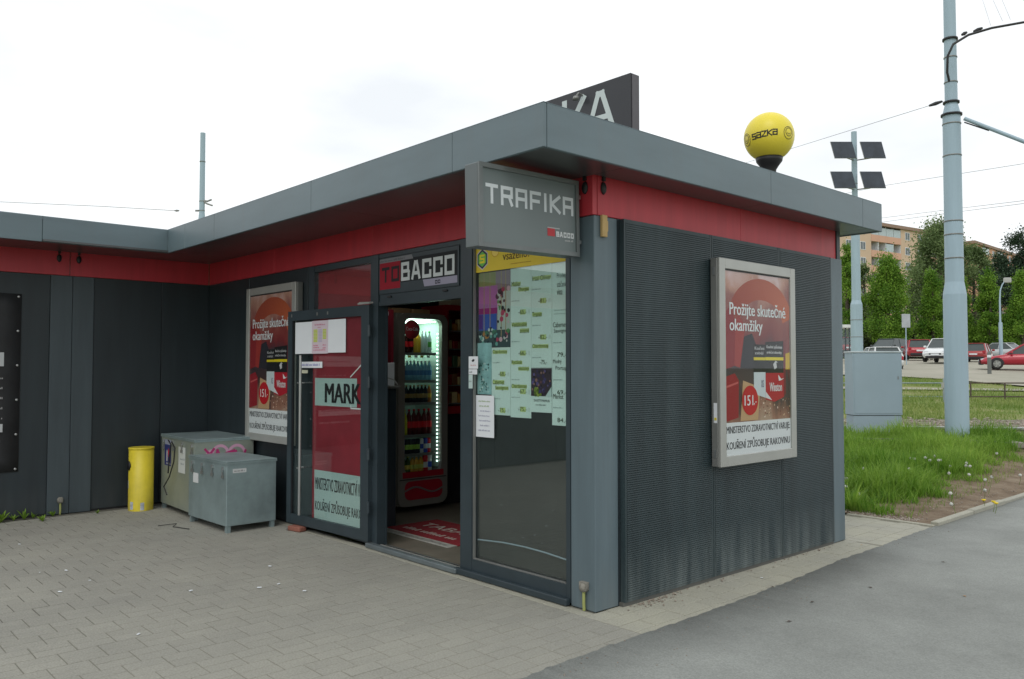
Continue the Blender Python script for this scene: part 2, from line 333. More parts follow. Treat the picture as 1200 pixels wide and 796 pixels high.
_tcache = {}
def text_polys(body, bold=0.):
    k = (body, bold)
    if k in _tcache: return _tcache[k]
    cu = bpy.data.curves.new('t', 'FONT'); cu.body = body; cu.size = 1; cu.resolution_u = 3; cu.offset = bold; cu.fill_mode = 'FRONT'
    o = bpy.data.objects.new('t', cu); COL.objects.link(o)
    me = bpy.data.meshes.new_from_object(o)
    vs = np.array([v.co[:2] for v in me.vertices]) if len(me.vertices) else np.zeros((1, 2)); fs = [list(p.vertices) for p in me.polygons]
    bpy.data.objects.remove(o); bpy.data.meshes.remove(me); bpy.data.curves.remove(cu)
    _tcache[k] = (vs, fs); return vs, fs
class Ink(MB):
    """flat print: coloured shapes on a sheet, u to the right, v up; each layer 0.5 mm in front of the one below"""
    def __init__(s, o, r, n_in, layer0=.0006): super().__init__(frame_xf(o, r, n_in)); s.k = layer0; s.o = 0
    def lay(s, j): return -(s.k+.0006*j)
    def poly(s, pts, col, j=0):
        s.face([(p[0], s.lay(j), p[1]) for p in pts], flat(col)); return s
    def rect(s, u0, v0, u1, v1, col, j=0): return s.poly([(u0, v0), (u1, v0), (u1, v1), (u0, v1)], col, j)
    def disc(s, u, v, r, col, j=0, ru=None, n=24):
        ru = ru or r
        return s.poly([(u+ru*math.cos(2*math.pi*k/n), v+r*math.sin(2*math.pi*k/n)) for k in range(n)], col, j)
    def ring(s, u, v, r0, r1, col, j=0, a0=0, a1=360, n=24):
        for k in range(n):
            a, b = rad(a0+(a1-a0)*k/n), rad(a0+(a1-a0)*(k+1)/n)
            s.poly([(u+r*math.cos(t), v+r*math.sin(t)) for r, t in ((r0, a), (r1, a), (r1, b), (r0, b))], col, j)
        return s
    def text(s, body, u0, v0, u1, v1, col, j=1, bold=.0, fit=True):
        """text whose ink fills the box (fit) or keeps its proportions at the box height"""
        if bold:        # bold: the same letters printed twice, a stroke apart
            sh = (v1-v0)*min(bold*1.8, .10)
            for q in (0, .5): s.text(body, u0+sh*q, v0, u1-sh*(1-q), v1, col, j+q*.5, 0, fit)
            return s.text(body, u0+sh, v0, u1, v1, col, j+.5, 0, fit)
        vs, fs = text_polys(body, 0); lo, hi = vs.min(0), vs.max(0); d = np.maximum(hi-lo, 1e-4)
        sy = (v1-v0)/d[1]; sx = (u1-u0)/d[0] if fit else sy
        P = [s.v((u0+(x-lo[0])*sx, s.lay(j), v0+(y-lo[1])*sy)) for x, y in vs]; i = s.mi(flat(col))
        for f in fs:
            try: q = s.bm.faces.new([P[k] for k in f]); q.material_index = i
            except ValueError: pass
        return s
    def scribble(s, u0, v0, u1, v1, col, j=1):
        """a line of print too small to read: uneven short marks"""
        r_ = random.Random(int((u0+v0*7)*1e4)); u = u0; h = v1-v0
        while u < u1:
            for _ in range(r_.randint(3, 7)):
                if u+h*.4 > u1: break
                s.rect(u, v0, u+h*.38, v0+h*r_.choice([.7, .7, 1.]), col, j); u += h*.62
            u += h*.5
        return s
    def stroke(s, pts, w_, col, j=1):
        """polyline with square ends"""
        for a, b in zip(pts, pts[1:]):
            a, b = Vector(a), Vector(b); t = (b-a).normalized(); n_ = Vector((-t.y, t.x))*w_/2; e = t*w_/2
            s.o = (s.o+.17) % 2.5; s.poly([a-e-n_, b+e-n_, b+e+n_, a-e+n_], col, j+s.o)
        return s
    def build(s, name='print', parent=None): return super().build(name, None, parent, fix=False)
TECH = {'T': [[(0, 1), (1, 1)], [(.5, 1), (.5, 0)]], 'R': [[(0, 0), (0, 1), (1, 1), (1, .48), (0, .48)], [(.72, .48), (1, 0)]],
        'A': [[(0, 0), (0, 1), (1, 1), (1, 0)], [(0, .45), (1, .45)]], 'F': [[(1, 1), (0, 1), (0, 0)], [(0, .48), (.85, .48)]], 'I': [[(.5, 0), (.5, 1)]],
        'K': [[(0, 0), (0, 1)], [(1, 1), (.1, .5), (1, 0)]], 'O': [[(0, 0), (0, 1), (1, 1), (1, 0), (0, 0)]], 'B': [[(0, 0), (0, 1), (.9, 1), (.9, .52), (0, .52)], [(.9, .52), (1, .45), (1, 0), (0, 0)]],
        'C': [[(1, .72), (1, 1), (0, 1), (0, 0), (1, 0), (1, .28)]], 'M': [[(0, 0), (0, 1), (.5, .35), (1, 1), (1, 0)]], 'V': [[(0, 1), (.5, 0), (1, 1)]],
        'a': [[(0, 0), (.38, 1), (.62, 1), (1, 0)], [(.14, .3), (.86, .3)]],
        's': [[(1, 1), (0, 1), (0, .5), (1, .5), (1, 0), (0, 0)]], 'z': [[(0, 1), (1, 1), (0, 0), (1, 0)]], 'D': [[(0, 0), (0, 1), (1, 1), (1, 0), (0, 0)]]}
TECH['Á'] = [[(0, 0), (.38, 1), (.62, 1), (1, 0)], [(.16, .3), (.84, .3)]]
def tech(ink, word, u0, v0, u1, v1, w_, col, j=1, gap=.3):
    n = len(word); wid = [(.35 if c == 'I' else 1) for c in word]; tot = sum(wid)+gap*(n-1); k = (u1-u0)/tot; u = u0
    for c, q in zip(word, wid):
        for st in TECH[c]:
            ink.stroke([(u+w_/2+x*max(q*k-w_, .0001), v0+w_/2+y*(v1-v0-w_)) for x, y in st], w_, col, j)
        u += (q+gap)*k
def quads(name, V, Fq, m, parent=None, tone=None, smooth=False):
    """numpy mesh: V (n,3), Fq (k,3|4)"""
    me = bpy.data.meshes.new(name); n, k = Fq.shape
    me.vertices.add(len(V)); me.vertices.foreach_set('co', np.asarray(V, np.float32).ravel())
    me.loops.add(n*k); me.loops.foreach_set('vertex_index', Fq.astype(np.int32).ravel())
    me.polygons.add(n); me.polygons.foreach_set('loop_start', np.arange(0, n*k, k, dtype=np.int32))
    if tone is not None:
        a = me.attributes.new('tone', 'FLOAT', 'FACE'); a.data.foreach_set('value', np.asarray(tone, np.float32))
    me.update(calc_edges=True); me.validate()
    me.materials.append(m)
    return link(bpy.data.objects.new(name, me), parent)

X3, Y3, Z3 = (1, 0, 0), (0, 1, 0), (0, 0, 1)
WHITE, BLACK, RED = (.78, .80, .80), (.012, .012, .014), (.50, .015, .04)
# ================================================================== GROUND AND PAVING
gx = np.unique(np.concatenate([[-1500, -700, -350, -200, -140, -110], np.arange(-90, 8.1, 1.), [14, 30, 80, 200, 700, 1500]]))
gy = np.unique(np.concatenate([[-1500, -700, -200, -80, -30, -12], np.arange(-6, 100.1, 1.), [115, 140, 200, 350, 700, 1500]]))
XX, YY = np.meshgrid(gx, gy); ZZ = terr(XX, YY)-.035-.035*(YY < 4.7)
idx = np.arange(XX.size).reshape(XX.shape)
go = quads('ground', np.stack([XX.ravel(), YY.ravel(), ZZ.ravel()], 1),
           np.stack([idx[:-1, :-1].ravel(), idx[:-1, 1:].ravel(), idx[1:, 1:].ravel(), idx[1:, :-1].ravel()], 1), M['lawn'])
for p in go.data.polygons: p.use_smooth = True
tag(go, kind='structure')
def strip(name, A, B, n, m, off, parent=None, k=6):
    """ground sheet between polylines A and B (x,y), laid on the terrain"""
    A, B = np.array(A, float), np.array(B, float)
    ta, tb = np.linspace(0, 1, len(A)), np.linspace(0, 1, len(B)); t = np.linspace(0, 1, n)
    a = np.stack([np.interp(t, ta, A[:, i]) for i in (0, 1)], 1); b = np.stack([np.interp(t, tb, B[:, i]) for i in (0, 1)], 1)
    P = np.stack([a+(b-a)*q for q in np.linspace(0, 1, k)], 1); z = terr(P[..., 0], P[..., 1])+off
    V = np.concatenate([P.reshape(-1, 2), z.reshape(-1, 1)], 1); id_ = np.arange(n*k).reshape(n, k)
    return quads(name, V, np.stack([id_[:-1, :-1].ravel(), id_[1:, :-1].ravel(), id_[1:, 1:].ravel(), id_[:-1, 1:].ravel()], 1), m, parent)

def stone_mesh(name, lx, ly, h=.05, c=.0022):
    """paving stone with chamfered top, centre at its top face"""
    x, y = lx/2, ly/2
    bm = bmesh.new()
    r = [[bm.verts.new((sx*a, sy*b, z)) for sx, sy in ((-1, -1), (1, -1), (1, 1), (-1, 1))] for a, b, z in ((x, y, -h), (x, y, -c), (x-c, y-c, 0))]
    for a, b in zip(r, r[1:]):
        for j in range(4): bm.faces.new((a[j], a[(j+1) % 4], b[(j+1) % 4], b[j]))
    bm.faces.new(r[2]); me = bpy.data.meshes.new(name); bm.to_mesh(me); bm.free(); return me
EDGE_Y = [-12, -1.1, 0., 1.1, 2.45, 3.6, 4.73, 8, 40]; EDGE_X = [1.2, .49, .472, .468, .385, .352, .322, .30, .30]
def edge_x(y): return float(np.interp(y, EDGE_Y, EDGE_X))
plaza = strip('plaza', [(-6.6, -9.2), (-6.6, .02)], [(.95, -9.2), (.5, .02)], 3, M['joint'], -.0030); tag(plaza, kind='structure')
cells = []; cut = []
PX, PY = .1075, .208
for i in range(-52, 18):
    xc = -.8153+PX*i; off = ((i//2) % 2)*PY/2
    for j in range(-46, 1):
        yc = -2.483+PY*(j+11.5)+off
        if yc-PY/2 > -.145 or yc < -9 or xc < -6.25 or xc > edge_x(yc)+.10: continue
        d = (Vector((xc, yc, 0))-CAM); dep = d.dot(FW); 
        if dep > .5:
            px, py = 600+964*d.dot(RT)/dep, 398-964*d.dot(UC)/dep
        else: px, py = 1e6, 1e6
        if yc+PY/2 > -.104 and xc-PX/2 < edge_x(yc)+.05: cut.append((xc, yc)); continue
        cells.append((xc, yc, dep, -60 < px < 1260 and py < 840))
vis = sorted([c for c in cells if c[3]], key=lambda c: c[2])
near = set((c[0], c[1]) for c in vis[:225])
for xc, yc in cut:        # stones cut to meet the border course
    y0, y1 = yc-PY/2, -.104
    o = bpy.data.objects.new('paving_stone', stone_mesh('paving_stone', PX-.007, y1-y0-.0065)); o.data.materials.append(M['paver']); link(o, plaza); o.location = (xc, (y0+y1)/2, random.gauss(0, .001))
pm = stone_mesh('paving_stone', PX-.007, PY-.0065); pm.materials.append(M['paver'])
SV, SF, ST = [], [], []
base = np.array([v.co[:] for v in pm.vertices]); bf = np.array([list(p.vertices) for p in pm.polygons])
for xc, yc, dep, v_ in cells:
    dz = random.gauss(0, .0005); rx, ry = random.gauss(0, .0022), random.gauss(0, .0022); rz = random.gauss(0, .006)
    if (xc, yc) in near:
        o = bpy.data.objects.new('paving_stone', pm); link(o, plaza); o.location = (xc, yc, dz); o.rotation_euler = (rx, ry, rz)
    else:
        q = base.copy(); q[:, 2] += dz+q[:, 1]*rx-q[:, 0]*ry; c_, s_ = math.cos(rz), math.sin(rz)
        q[:, :2] = np.stack([q[:, 0]*c_-q[:, 1]*s_+xc, q[:, 0]*s_+q[:, 1]*c_+yc], 1)
        SF.append(bf+len(SV)*len(base)); SV.append(q); ST += [random.random()]*len(bf)
o = quads('far_paving', np.concatenate(SV), np.concatenate(SF), M['paver'], plaza, ST); o.data.shade_flat(); tag(o, kind='stuff')

walk = strip('walkway', [(-1.3, 3.45), (-1.3, 4.74)], [(.5, 3.45), (.5, 4.74)], 3, M['joint'], -.0041); tag(walk, kind='structure')
wb = MB(); wb.face([(-.0, .0205, -.0041), (.62, .0205, -.0041), (.5, 3.449, -.0041), (0, 3.449, -.0041)]); wb.build('bedding', M['joint'], walk)
def slab(x0, x1, y0, y1):
    o = bpy.data.objects.new('paving_slab', stone_mesh('paving_slab', x1-x0-.007, y1-y0-.007, c=.0025)); o.data.materials.append(M['slab'])
    link(o, walk); o.location = ((x0+x1)/2, (y0+y1)/2, random.gauss(0, .0005)); o.rotation_euler = (random.gauss(0, .002), random.gauss(0, .002), random.gauss(0, .003))
rows = [(-.006, .135), (.135, .275), (.275, .415), (.415, .555)]
for k, (x0, x1) in enumerate(rows):
    y = -.10
    while y < 3.4:
        l_ = random.choice([.2, .2, .3, .2]) if y > 0 else (.3 if k % 2 else .2); l_ = min(l_, 3.44-y)
        if l_ > .06 and x0 < edge_x(y)+.06: slab(x0, x1, y, y+l_)
        y += l_
xr = -1.2
k = 0
while xr < .55:
    y = 3.45+(.1 if k % 2 else 0)-.1
    while y < 4.70:
        y1 = min(y+.2, 4.70); y0 = max(y, 3.445)
        if y1-y0 > .05 and xr < edge_x(y)+.03: slab(xr, xr+.2, y0, y1)
        y = y1 if y1 > y else y+.2
    xr += .2; k += 1
# border course between the plaza stones and the shop front
xb = -.02
xb = -.006
while xb > -6.2:
    slab(xb-.2, xb, -.100, -.012); xb -= .2
# asphalt footway with a slightly ragged edge
ey = np.arange(-12, 41, .04); ex = np.array([edge_x(y) for y in ey])+.005*np.sin(ey*4.1)+.006*RNG.standard_normal(len(ey))
V = np.concatenate([np.stack([ex+o_, ey, np.full(len(ey), z)], 1) for o_, z in ((-.004, -.02), (0, .004), (.5, .0055), (9, .006))])
n = len(ey); F = np.concatenate([np.stack([np.arange(n-1)+a*n, np.arange(n-1)+(a+1)*n, np.arange(1, n)+(a+1)*n, np.arange(1, n)+a*n], 1) for a in range(3)])
foot = quads('footway', V, F, M['asphalt']); tag(foot, kind='structure')
nt = M['asphalt'].node_tree      # aggregate specks and a few worn patches
b_ = nt.nodes['Principled BSDF']; src = b_.inputs['Base Color'].links[0].from_socket
vn = nt.nodes.new('ShaderNodeTexVoronoi'); vn.inputs['Scale'].default_value = 130; g_ = nt.nodes.new('ShaderNodeNewGeometry'); nt.links.new(g_.outputs['Position'], vn.inputs['Vector'])
m_ = nt.nodes.new('ShaderNodeMapRange'); m_.inputs[3].default_value = .86; m_.inputs[4].default_value = 1.14
sp = nt.nodes.new('ShaderNodeSeparateColor'); nt.links.new(vn.outputs['Color'], sp.inputs[0]); nt.links.new(sp.outputs[0], m_.inputs[0])
mm = nt.nodes.new('ShaderNodeMix'); mm.data_type = 'RGBA'; mm.blend_type = 'MULTIPLY'; mm.inputs[0].default_value = 1
nt.links.new(src, mm.inputs[6]); nt.links.new(m_.outputs[0], mm.inputs[7])
n5 = nt.nodes.new('ShaderNodeTexNoise'); n5.inputs['Scale'].default_value = .8; n5.inputs['Detail'].default_value = 8; n5.inputs['Roughness'].default_value = .7; nt.links.new(g_.outputs['Position'], n5.inputs['Vector'])
m5 = nt.nodes.new('ShaderNodeMapRange'); m5.inputs[1].default_value = .35; m5.inputs[2].default_value = .68; m5.inputs[3].default_value = .86; m5.inputs[4].default_value = 1.12; nt.links.new(n5.outputs[0], m5.inputs[0])
mm2 = nt.nodes.new('ShaderNodeMix'); mm2.data_type = 'RGBA'; mm2.blend_type = 'MULTIPLY'; mm2.inputs[0].default_value = 1
nt.links.new(mm.outputs[2], mm2.inputs[6]); nt.links.new(m5.outputs[0], mm2.inputs[7]); nt.links.new(mm2.outputs[2], b_.inputs['Base Color'])
# kerb stones beside the verge
kerb = strip('kerb', [(.12, 4.745), (.2, 8), (.2, 16)], [(.37, 4.745), (.37, 8), (.36, 16)], 4, M['joint'], .001); tag(kerb, kind='structure')
kmesh = stone_mesh('kerb_stone', .075, .99, .08, .008); kmesh.materials.append(M['slab'])
for k in range(11):
    o = bpy.data.objects.new('kerb_stone', kmesh); link(o, kerb); o.location = (.315+random.gauss(0, .003), 5.25+k, .04+random.gauss(0, .004)); o.rotation_euler.z = random.gauss(0, .004)
e2 = bpy.data.objects.new('kerb_stone', stone_mesh('kerb_stone', .9, .06, .06, .006)); e2.data.materials.append(M['slab']); link(e2, kerb); e2.location = (-.13, 4.735, .012)
# bare earth between kerb and grass, ballast, lawn and the far road
de = strip('dirt_path', [(-1.0, 4.76), (-.6, 5.2), (-.85, 7.5), (-1.1, 11), (-1.7, 14), (-2.2, 16)], [(.30, 4.76), (.30, 6), (.29, 8), (.29, 10), (.29, 13), (.29, 16)], 60, M['dirt'], .008, k=10); tag(de, kind='structure')
def sdl(l_): return [sd_xy(s_, d_) for s_, d_ in l_]
tb = strip('track_bed', sdl([(-6, 17.2), (4, 15.9), (8, 15.0), (13, 14)]), sdl([(-6, 21.5), (4, 20.3), (9, 19.6), (14, 19)]), 50, M['gravel'], .012, k=16); tag(tb, kind='structure')
rd = strip('road', sdl([(14, 44.5), (19, 43), (21.2, 40.5), (23, 36.2), (30, 33.5), (60, 29)]), sdl([(5, 90), (30, 92), (40, 92), (52, 92), (80, 92), (110, 90)]), 60, M['road'], .03, k=60); tag(rd, kind='structure')
pth = strip('footpath', sdl([(8, 35.8), (14, 35.2), (22, 34)]), sdl([(8, 37), (14, 36.4), (22, 35.2)]), 24, M['road'], .02, k=4); tag(pth, kind='structure')
# tram rails, grooved in the ballast
for d0, nm in ((14.55, 'near rail, darker and lower in the stones'), (16.75, 'far rail with a bright worn head')):
    t = thing('tram_rail', 'steel tram rail lying in the ballast, '+nm, 'tram rail', (0, 0, 0), group='tram rails')
    pts = [sd_xy(s_, d0+.7-s_*.12) for s_ in np.linspace(-4, 13, 18)]
    P = [(x, y, float(terr(x, y))+.03) for x, y in pts]
    MB().tube(P, .055, None, 5).build('rail_foot', mat('rail_rust', (.05, .038, .03), .8), t)
    MB().tube([(p[0], p[1], p[2]+.06) for p in P], .028, None, 6).build('rail_head', M['steel'] if d0 > 15 else mat('rail_dull', (.12, .11, .10), .5, .5), t)
sl = bpy.data.meshes.new('sleeper')
bmx = MB(); bmx.box(-.11, .11, -1.15, 1.15, -.1, .0, None, .01); so = bmx.build('sleeper', mat('sleeper_concrete', (.24, .225, .19), .9, 0, .2, 5), tb)
ang = math.atan2(RT.y, RT.x)
for k in range(20):
    o = so if k == 0 else so.copy()
    if k: COL.objects.link(o); o.parent = tb
    s_ = -2+k*.72; x, y = sd_xy(s_, 16.35-s_*.12); o.location = (x, y, float(terr(x, y))+.035); o.rotation_euler.z = ang-.12
# ================================================================== KIOSK
K = thing('kiosk', 'low dark grey and red tobacco kiosk with flat overhanging roof', 'kiosk')
ZS, ZT, ZR, WX, OA, OB = 2.87, 3.13, 2.615, -6.37, .763, .30     # soffit, roof edge, red band foot, wing wall, overhangs
# roof and fascia
rf = box('roof', M['roof'], K, -5.64, OB-.03, -OA+.03, 3.66, ZS+.03, ZT-.03)
box('roof', M['roof'], K, -9.6, -5.643, -OA+.03, 3.66, ZS+.032, ZT-.032); box('roof', M['roof'], K, -9.6, -5.678, -9.6, -OA+.028, ZS+.033, ZT-.033)
def fas(x0, x1, y0, y1): box('fascia_panel', M['fascia'], K, x0, x1, y0, y1, ZS, ZT, .004)
xs = [-5.648, -5.15, -4.38, -2.42, -.55, OB]
for a, b in zip(xs, xs[1:]): fas(a+.0015, b-.0015, -OA, -OA+.028)
ys = [-OA+.0295, 1.71, 3.28, 3.68]
for a, b in zip(ys, ys[1:]): fas(OB-.028, OB, a+.0015, b-.0015)
for a, b in ((-1.8, OB-.03), (-3.6, -1.803), (-5.6, -3.603)): fas(a, b, 3.652, 3.68)
for a, b in ((-2.0, -OA+.028), (-4.4, -2.0), (-6.8, -4.4), (-9.6, -6.8)): fas(-5.676, -5.65, a+.0015, b-.0015)
# metal drip edge along the roof line
MB().box(-5.66, OB-.002, -OA+.002, -OA+.05, ZT+.0005, ZT+.004).box(OB-.05, OB-.002, -OA+.0505, 3.678, ZT+.0005, ZT+.004).box(-5.7, -5.662, -9.6, -OA+.05, ZT+.0007, ZT+.0038).build('roof_trim', M['fascia'], K)
def sof(x0, x1, y0, y1): box('soffit_panel', M['soffit'], K, x0+.002, x1-.002, y0+.002, y1-.002, ZS+.006, ZS+.026)
for a, b in ((-5.62, -3.9), (-3.9, -2.2), (-2.2, -.6), (-.6, OB-.03)): sof(a, b, -OA+.03, -.012)
for a, b in ((-.012, 1.7), (1.7, 3.43)): sof(.012, OB-.03, a, b)
for a, b in ((-1.5, OB-.03), (-4, -1.5)): sof(a, b, 3.43, 3.65)
for a, b in ((-2, -.012), (-4.5, -2), (-7, -4.5), (-9.5, -7)): sof(WX+.012, -5.68 if b < -.5 else -5.625, a, b if b < -.5 else -.012)
# red band
def band(x0, x1, y0, y1): box('red_band', M['red'], K, x0, x1, y0, y1, ZR, ZS+.02, .003)
for a, b in ((-6.34, -4.6), (-4.6, -2.66), (-2.66, -.9), (-.9, .0)): band(a+.001, b-.001, -.014, .03)
for a, b in ((.032, 1.75), (1.75, 3.36)): band(-.03, .002, a+.001, b-.001)
for a, b in ((-1.566, -.016), (-4.0, -1.572), (-6.6, -4.0), (-9.5, -6.6)): band(WX-.01, WX+.026, a+.001, b-.001)
box('corner_trim', M['panel'], K, -.03, .012, 3.362, 3.425, ZR, ZS+.02)
for (x, y, ax) in ((-.066, -.018, 'y'), (.006, .085, 'x'), (WX+.03, -1.679, 'x'), (WX+.03, -1.482, 'x')):
    m = MB(); m.lathe([(.0, -.006), (.022, -.006), (.026, .0), (.02, .012), (.0, .014)] if ax == 'x' else [(.0, .006), (.022, .006), (.026, 0), (.02, -.012), (0, -.014)], (0, 0, 0), None, 14, ax)
    o = m.build('drain_outlet', M['black'], K); o.location = (x, y, 2.80); o.scale = (1, 1, 1.7)
    box('outlet_clip', M['black'], o, -.012, .012, -.012, .012, .028, .045)
# lower body: walls of B side
box('corner_post', M['post'], K, -.222, 0, .0, .232, 0.002, ZR-.002, .006)
box('wall_core', M['panel_dark'], K, -.12, -.0, .2325, 3.40, .0, ZR-.001)
def ribbed(y0, y1, top, flat_from=None):
    """folded sheet with fine horizontal louvre ribs, 15 mm apart"""
    m = MB(); x0, x1 = .002, .048; z0, z1 = .028, top
    m.box(x0, x1-.006, y0, y1, z0, z1)
    n_ = int((z1-z0-.03)/.015)
    for k in range(n_):
        z = z0+.015+k*.015
        a, b, c, d = (x1-.0065, z), (x1-.002, z+.005), (x1-.003, z+.0125), (x1-.0065, z+.0135)
        for p, q in ((a, b), (b, c), (c, d)):
            m.face([(p[0], y0+.02, p[1]), (p[0], y1-.02, p[1]), (q[0], y1-.02, q[1]), (q[0], y0+.02, q[1])])
    for ya, yb in ((y0, y0+.018), (y1-.018, y1)): m.box(x1-.0058, x1-.004, ya, yb, z0, z1)
    return m.build('wall_panel', M['panel'], K, fix=True)
ribbed(.250, 1.275, ZR-.004); ribbed(1.281, 2.265, ZR-.004); ribbed(2.271, 3.18, ZR-.004)
box('end_post', M['post'], K, -.1, .03, 3.186, 3.42, .004, ZR-.003, .005)
box('wall_foot', mat('foot_sill', (.10, .10, .09), .8), K, -.02, .036, .235, 3.18, .003, .027)
box('back_wall', M['panel_dark'], K, -6.42, -.105, 3.36, 3.418, 0, ZR)
# left part of the shop front and the wing
for a, b in ((WX+.02, -5.22), (-5.21, -3.86)): box('wall_panel', M['panel_dark'], K, a, b, -.006, .04, .02, ZR-.002, .003)
box('plinth', M['black'], K, WX+.02, -3.86, .0, .035, .0, .019)
for a, b in ((-.565, -.008), (-1.314, -.572), (-3.2, -1.757), (-4.6, -3.206), (-6.0, -4.606), (-7.6, -6.006), (-9.5, -7.606)):
    box('wall_panel', M['panel_dark'], K, WX-.04, WX+.005, a, b, .02, ZR-.002, .003)
for a, b in ((-1.534, -1.317), (-1.754, -1.538)): box('wing_post', mat('wing_post_metal', (.052, .070, .080), .5, 0, .15, 2, streak=True), K, WX-.03, WX+.02, a, b, .004, ZR-.002, .004)
box('corner_filler', M['panel_dark'], K, WX-.03, WX+.0195, -.0075, .049, 0.002, ZR-.001)
box('plinth', M['black'], K, WX-.03, WX-.004, -9.5, -.01, .0, .019)
box('back_wall', M['panel_dark'], K, -9.5, -9.44, -9.5, 3.4, 0, ZR); box('back_wall', M['panel_dark'], K, -9.43, WX-.05, -9.55, -9.505, 0, ZR)
box('partition', M['int_wall'], K, WX-.03, WX+.02, .05, 3.35, 0, ZR)
# interior shell
box('interior_floor', M['int_floor'], K, WX+.03, -.13, .12, 3.35, -.02, .006)
box('interior_ceiling', M['int_wall'], K, WX+.03, -.13, .06, 3.35, ZR-.03, ZR-.003)
box('interior_wall', M['int_wall'], K, WX+.03, -3.88, .045, .07, .007, ZR-.032)
# frames of the shop front (y = 0 is the outer face)
fr = MB()
fr.box(-3.855, -3.745, -.0, .075, .02, ZR-.003)            # left jamb by the light box
fr.box(-2.71, -2.585, -.002, .08, .02, ZR-.003)            # between red glazing and door
fr.box(-3.743, -2.712, .004, .07, 2.552, ZR-.004)
fr.box(-3.743, -2.712, .004, .07, 2.07, 2.15)
fr.build('shop_frame', M['frame'], K)
fr2 = MB(); fr2.box(-1.405, -1.268, -.004, .08, .022, ZR-.003); fr2.box(-.262, -.2225, -.003, .07, .02, ZR-.004)
fr2.box(-1.266, -.264, -.0025, .07, 2.53, ZR-.005); fr2.box(-1.266, -.264, -.0028, .07, .026, .135)
wf = fr2.build('window_frame', M['frame'], K)
box('glazing_bead', M['alu_dark'], wf, -1.267, -1.258, .008, .03, .136, 2.529)
box('glazing_bead', M['alu_dark'], wf, -1.257, -.264, .008, .03, .136, .143)
box('window_sill', M['frame'], wf, -1.44, -.2235, -.045, -.006, .006, .05, .004)
box('pane', M['glass_win'], wf, -1.2575, -.2625, .032, .038, .1435, 2.529)
box('backing_panel', mat('backing_dark', (.026, .031, .030), .7, 0, .2, 3), wf, -1.2575, -.2625, .0535, .058, .1435, 1.32)
tr = box('pane', M['glass_win'], K, -3.7425, -2.7125, .03, .036, 2.151, 2.551)
box('red_film', mat('red_film', (.36, .045, .055), .5, 0, .1, 2), tr, -3.742, -2.713, .045, .047, 2.152, 2.55)
box('pane', M['glass_win'], K, -3.7425, -2.7125, .03, .036, .14, 2.069)
box('kick_panel', M['frame'], K, -3.743, -2.712, .006, .06, .02, .138)
# lintel panel over the door
li = MB(); li.box(-2.583, -1.407, .004, .075, 2.150, 2.185).box(-2.583, -1.407, .004, .075, 2.575, ZR-.004).box(-2.583, -1.407, .012, .06, 2.186, 2.574)
lo = li.build('door_lintel', M['frame'], K)
for x in (-2.42, -1.62): box('fixing_clip', M['black'], lo, x-.03, x+.03, .0, .011, 2.215, 2.23)
# door step with bright threshold rails
st = box('door_step', mat('step_metal', (.16, .19, .20), .4, .3, .2, 6), K, -2.69, -1.40, -.06, .0, .004, .045, .006)
box('threshold', M['steel'], st, -2.58, -1.408, .012, .10, .008, .028, .004)
box('threshold_rail', M['alu'], st, -2.58, -1.408, .03, .042, .0285, .036)
box('threshold_rail', M['black'], st, -2.58, -1.408, .05, .062, .0285, .034)
# inner door frame, deep reveal on the left
box('door_reveal', M['frame'], K, -2.6, -2.578, .082, .10, .008, 2.18)
# open door leaf, folded back along the shop front
HX = Vector((-2.665, -.045, 0)); HE = Vector((-4.03, -.135, 0)); r_ = (HX-HE).normalized(); n_ = Vector((-r_.y, r_.x, 0)); LW = (HX-HE).length
xf = frame_xf(HE, r_, n_)
d = MB(xf); d.box(0, .075, 0, .06, .055, 2.165); d.box(LW-.12, LW, 0, .06, .055, 2.165)
d.box(.0755, LW-.1205, .001, .059, .0555, .148); d.box(.0755, LW-.1205, .001, .059, 2.07, 2.1645)
leaf = d.build('door', M['frame'], K)
box('pane', M['glass_door'], leaf, .076, LW-.121, .018, .024, .1485, 2.0695, xf=xf)
fl = box('red_film', mat('door_red_film', (.28, .02, .035), .5, 0, .22, 2.), leaf, .42, LW-.1215, .030, .032, .149, 2.069, xf=xf)
box('door_backing', M['panel_dark'], leaf, .0765, LW-.1225, .05, .054, .149, 2.069, xf=xf)
box('gasket', M['black'], leaf, .0765, .088, .008, .0175, .149, 2.069, xf=xf)
hd = MB(xf); hd.tube([(.335, -.06, .17), (.335, -.06, 1.72)], .014, None, 10)
for z in (.62, 1.45): hd.tube([(.335, -.06, z), (.28, -.055, z), (.28, .0175, z)], .009, None, 6)
hd.build('handle', M['steel'], leaf)
for z in (.36, .83, 1.47, 1.93): MB(xf).tube([(LW+.02, -.012, z-.05), (LW+.02, -.012, z+.05)], .017, None, 8).build('hinge', M['frame'], leaf)
cl = MB(xf); cl.box(LW-.16, LW+.02, -.012, .0, 2.172, 2.186); cl.tube([(LW-.14, -.006, 2.186), (LW+.12, .10, 2.187), (LW+.62, .11, 2.187)], .009, None, 6); cl.build('door_closer', M['alu'], leaf)
for u in (.06, .52, .70): box('screw_cover', M['alu_dark'], leaf, u, u+.02, -.002, -.0002, 2.105, 2.135, xf=xf)
ik = Ink(HE+n_*.0295, r_, n_)
MINT = (.42, .55, .53)
ik.rect(.46, 1.235, 1.15, 1.50, MINT, 1)
ik.text('MARK', .63, 1.268, 1.215, 1.452, BLACK, 4, .055)
one = [(1.05, 1.515), (1.225, 1.63), (1.235, 1.63), (1.235, 1.36)]
ik.stroke(one, .012, WHITE, 3); ik.stroke([(1.235, 1.30), (1.235, 1.225), (1.06, 1.225), (1.06, 1.25)], .012, WHITE, 3); ik.rect(1.155, 1.24, 1.232, 1.53, (.30, .015, .03), 1)
ik.rect(.46, .15, LW-.122, .615, MINT, 1)
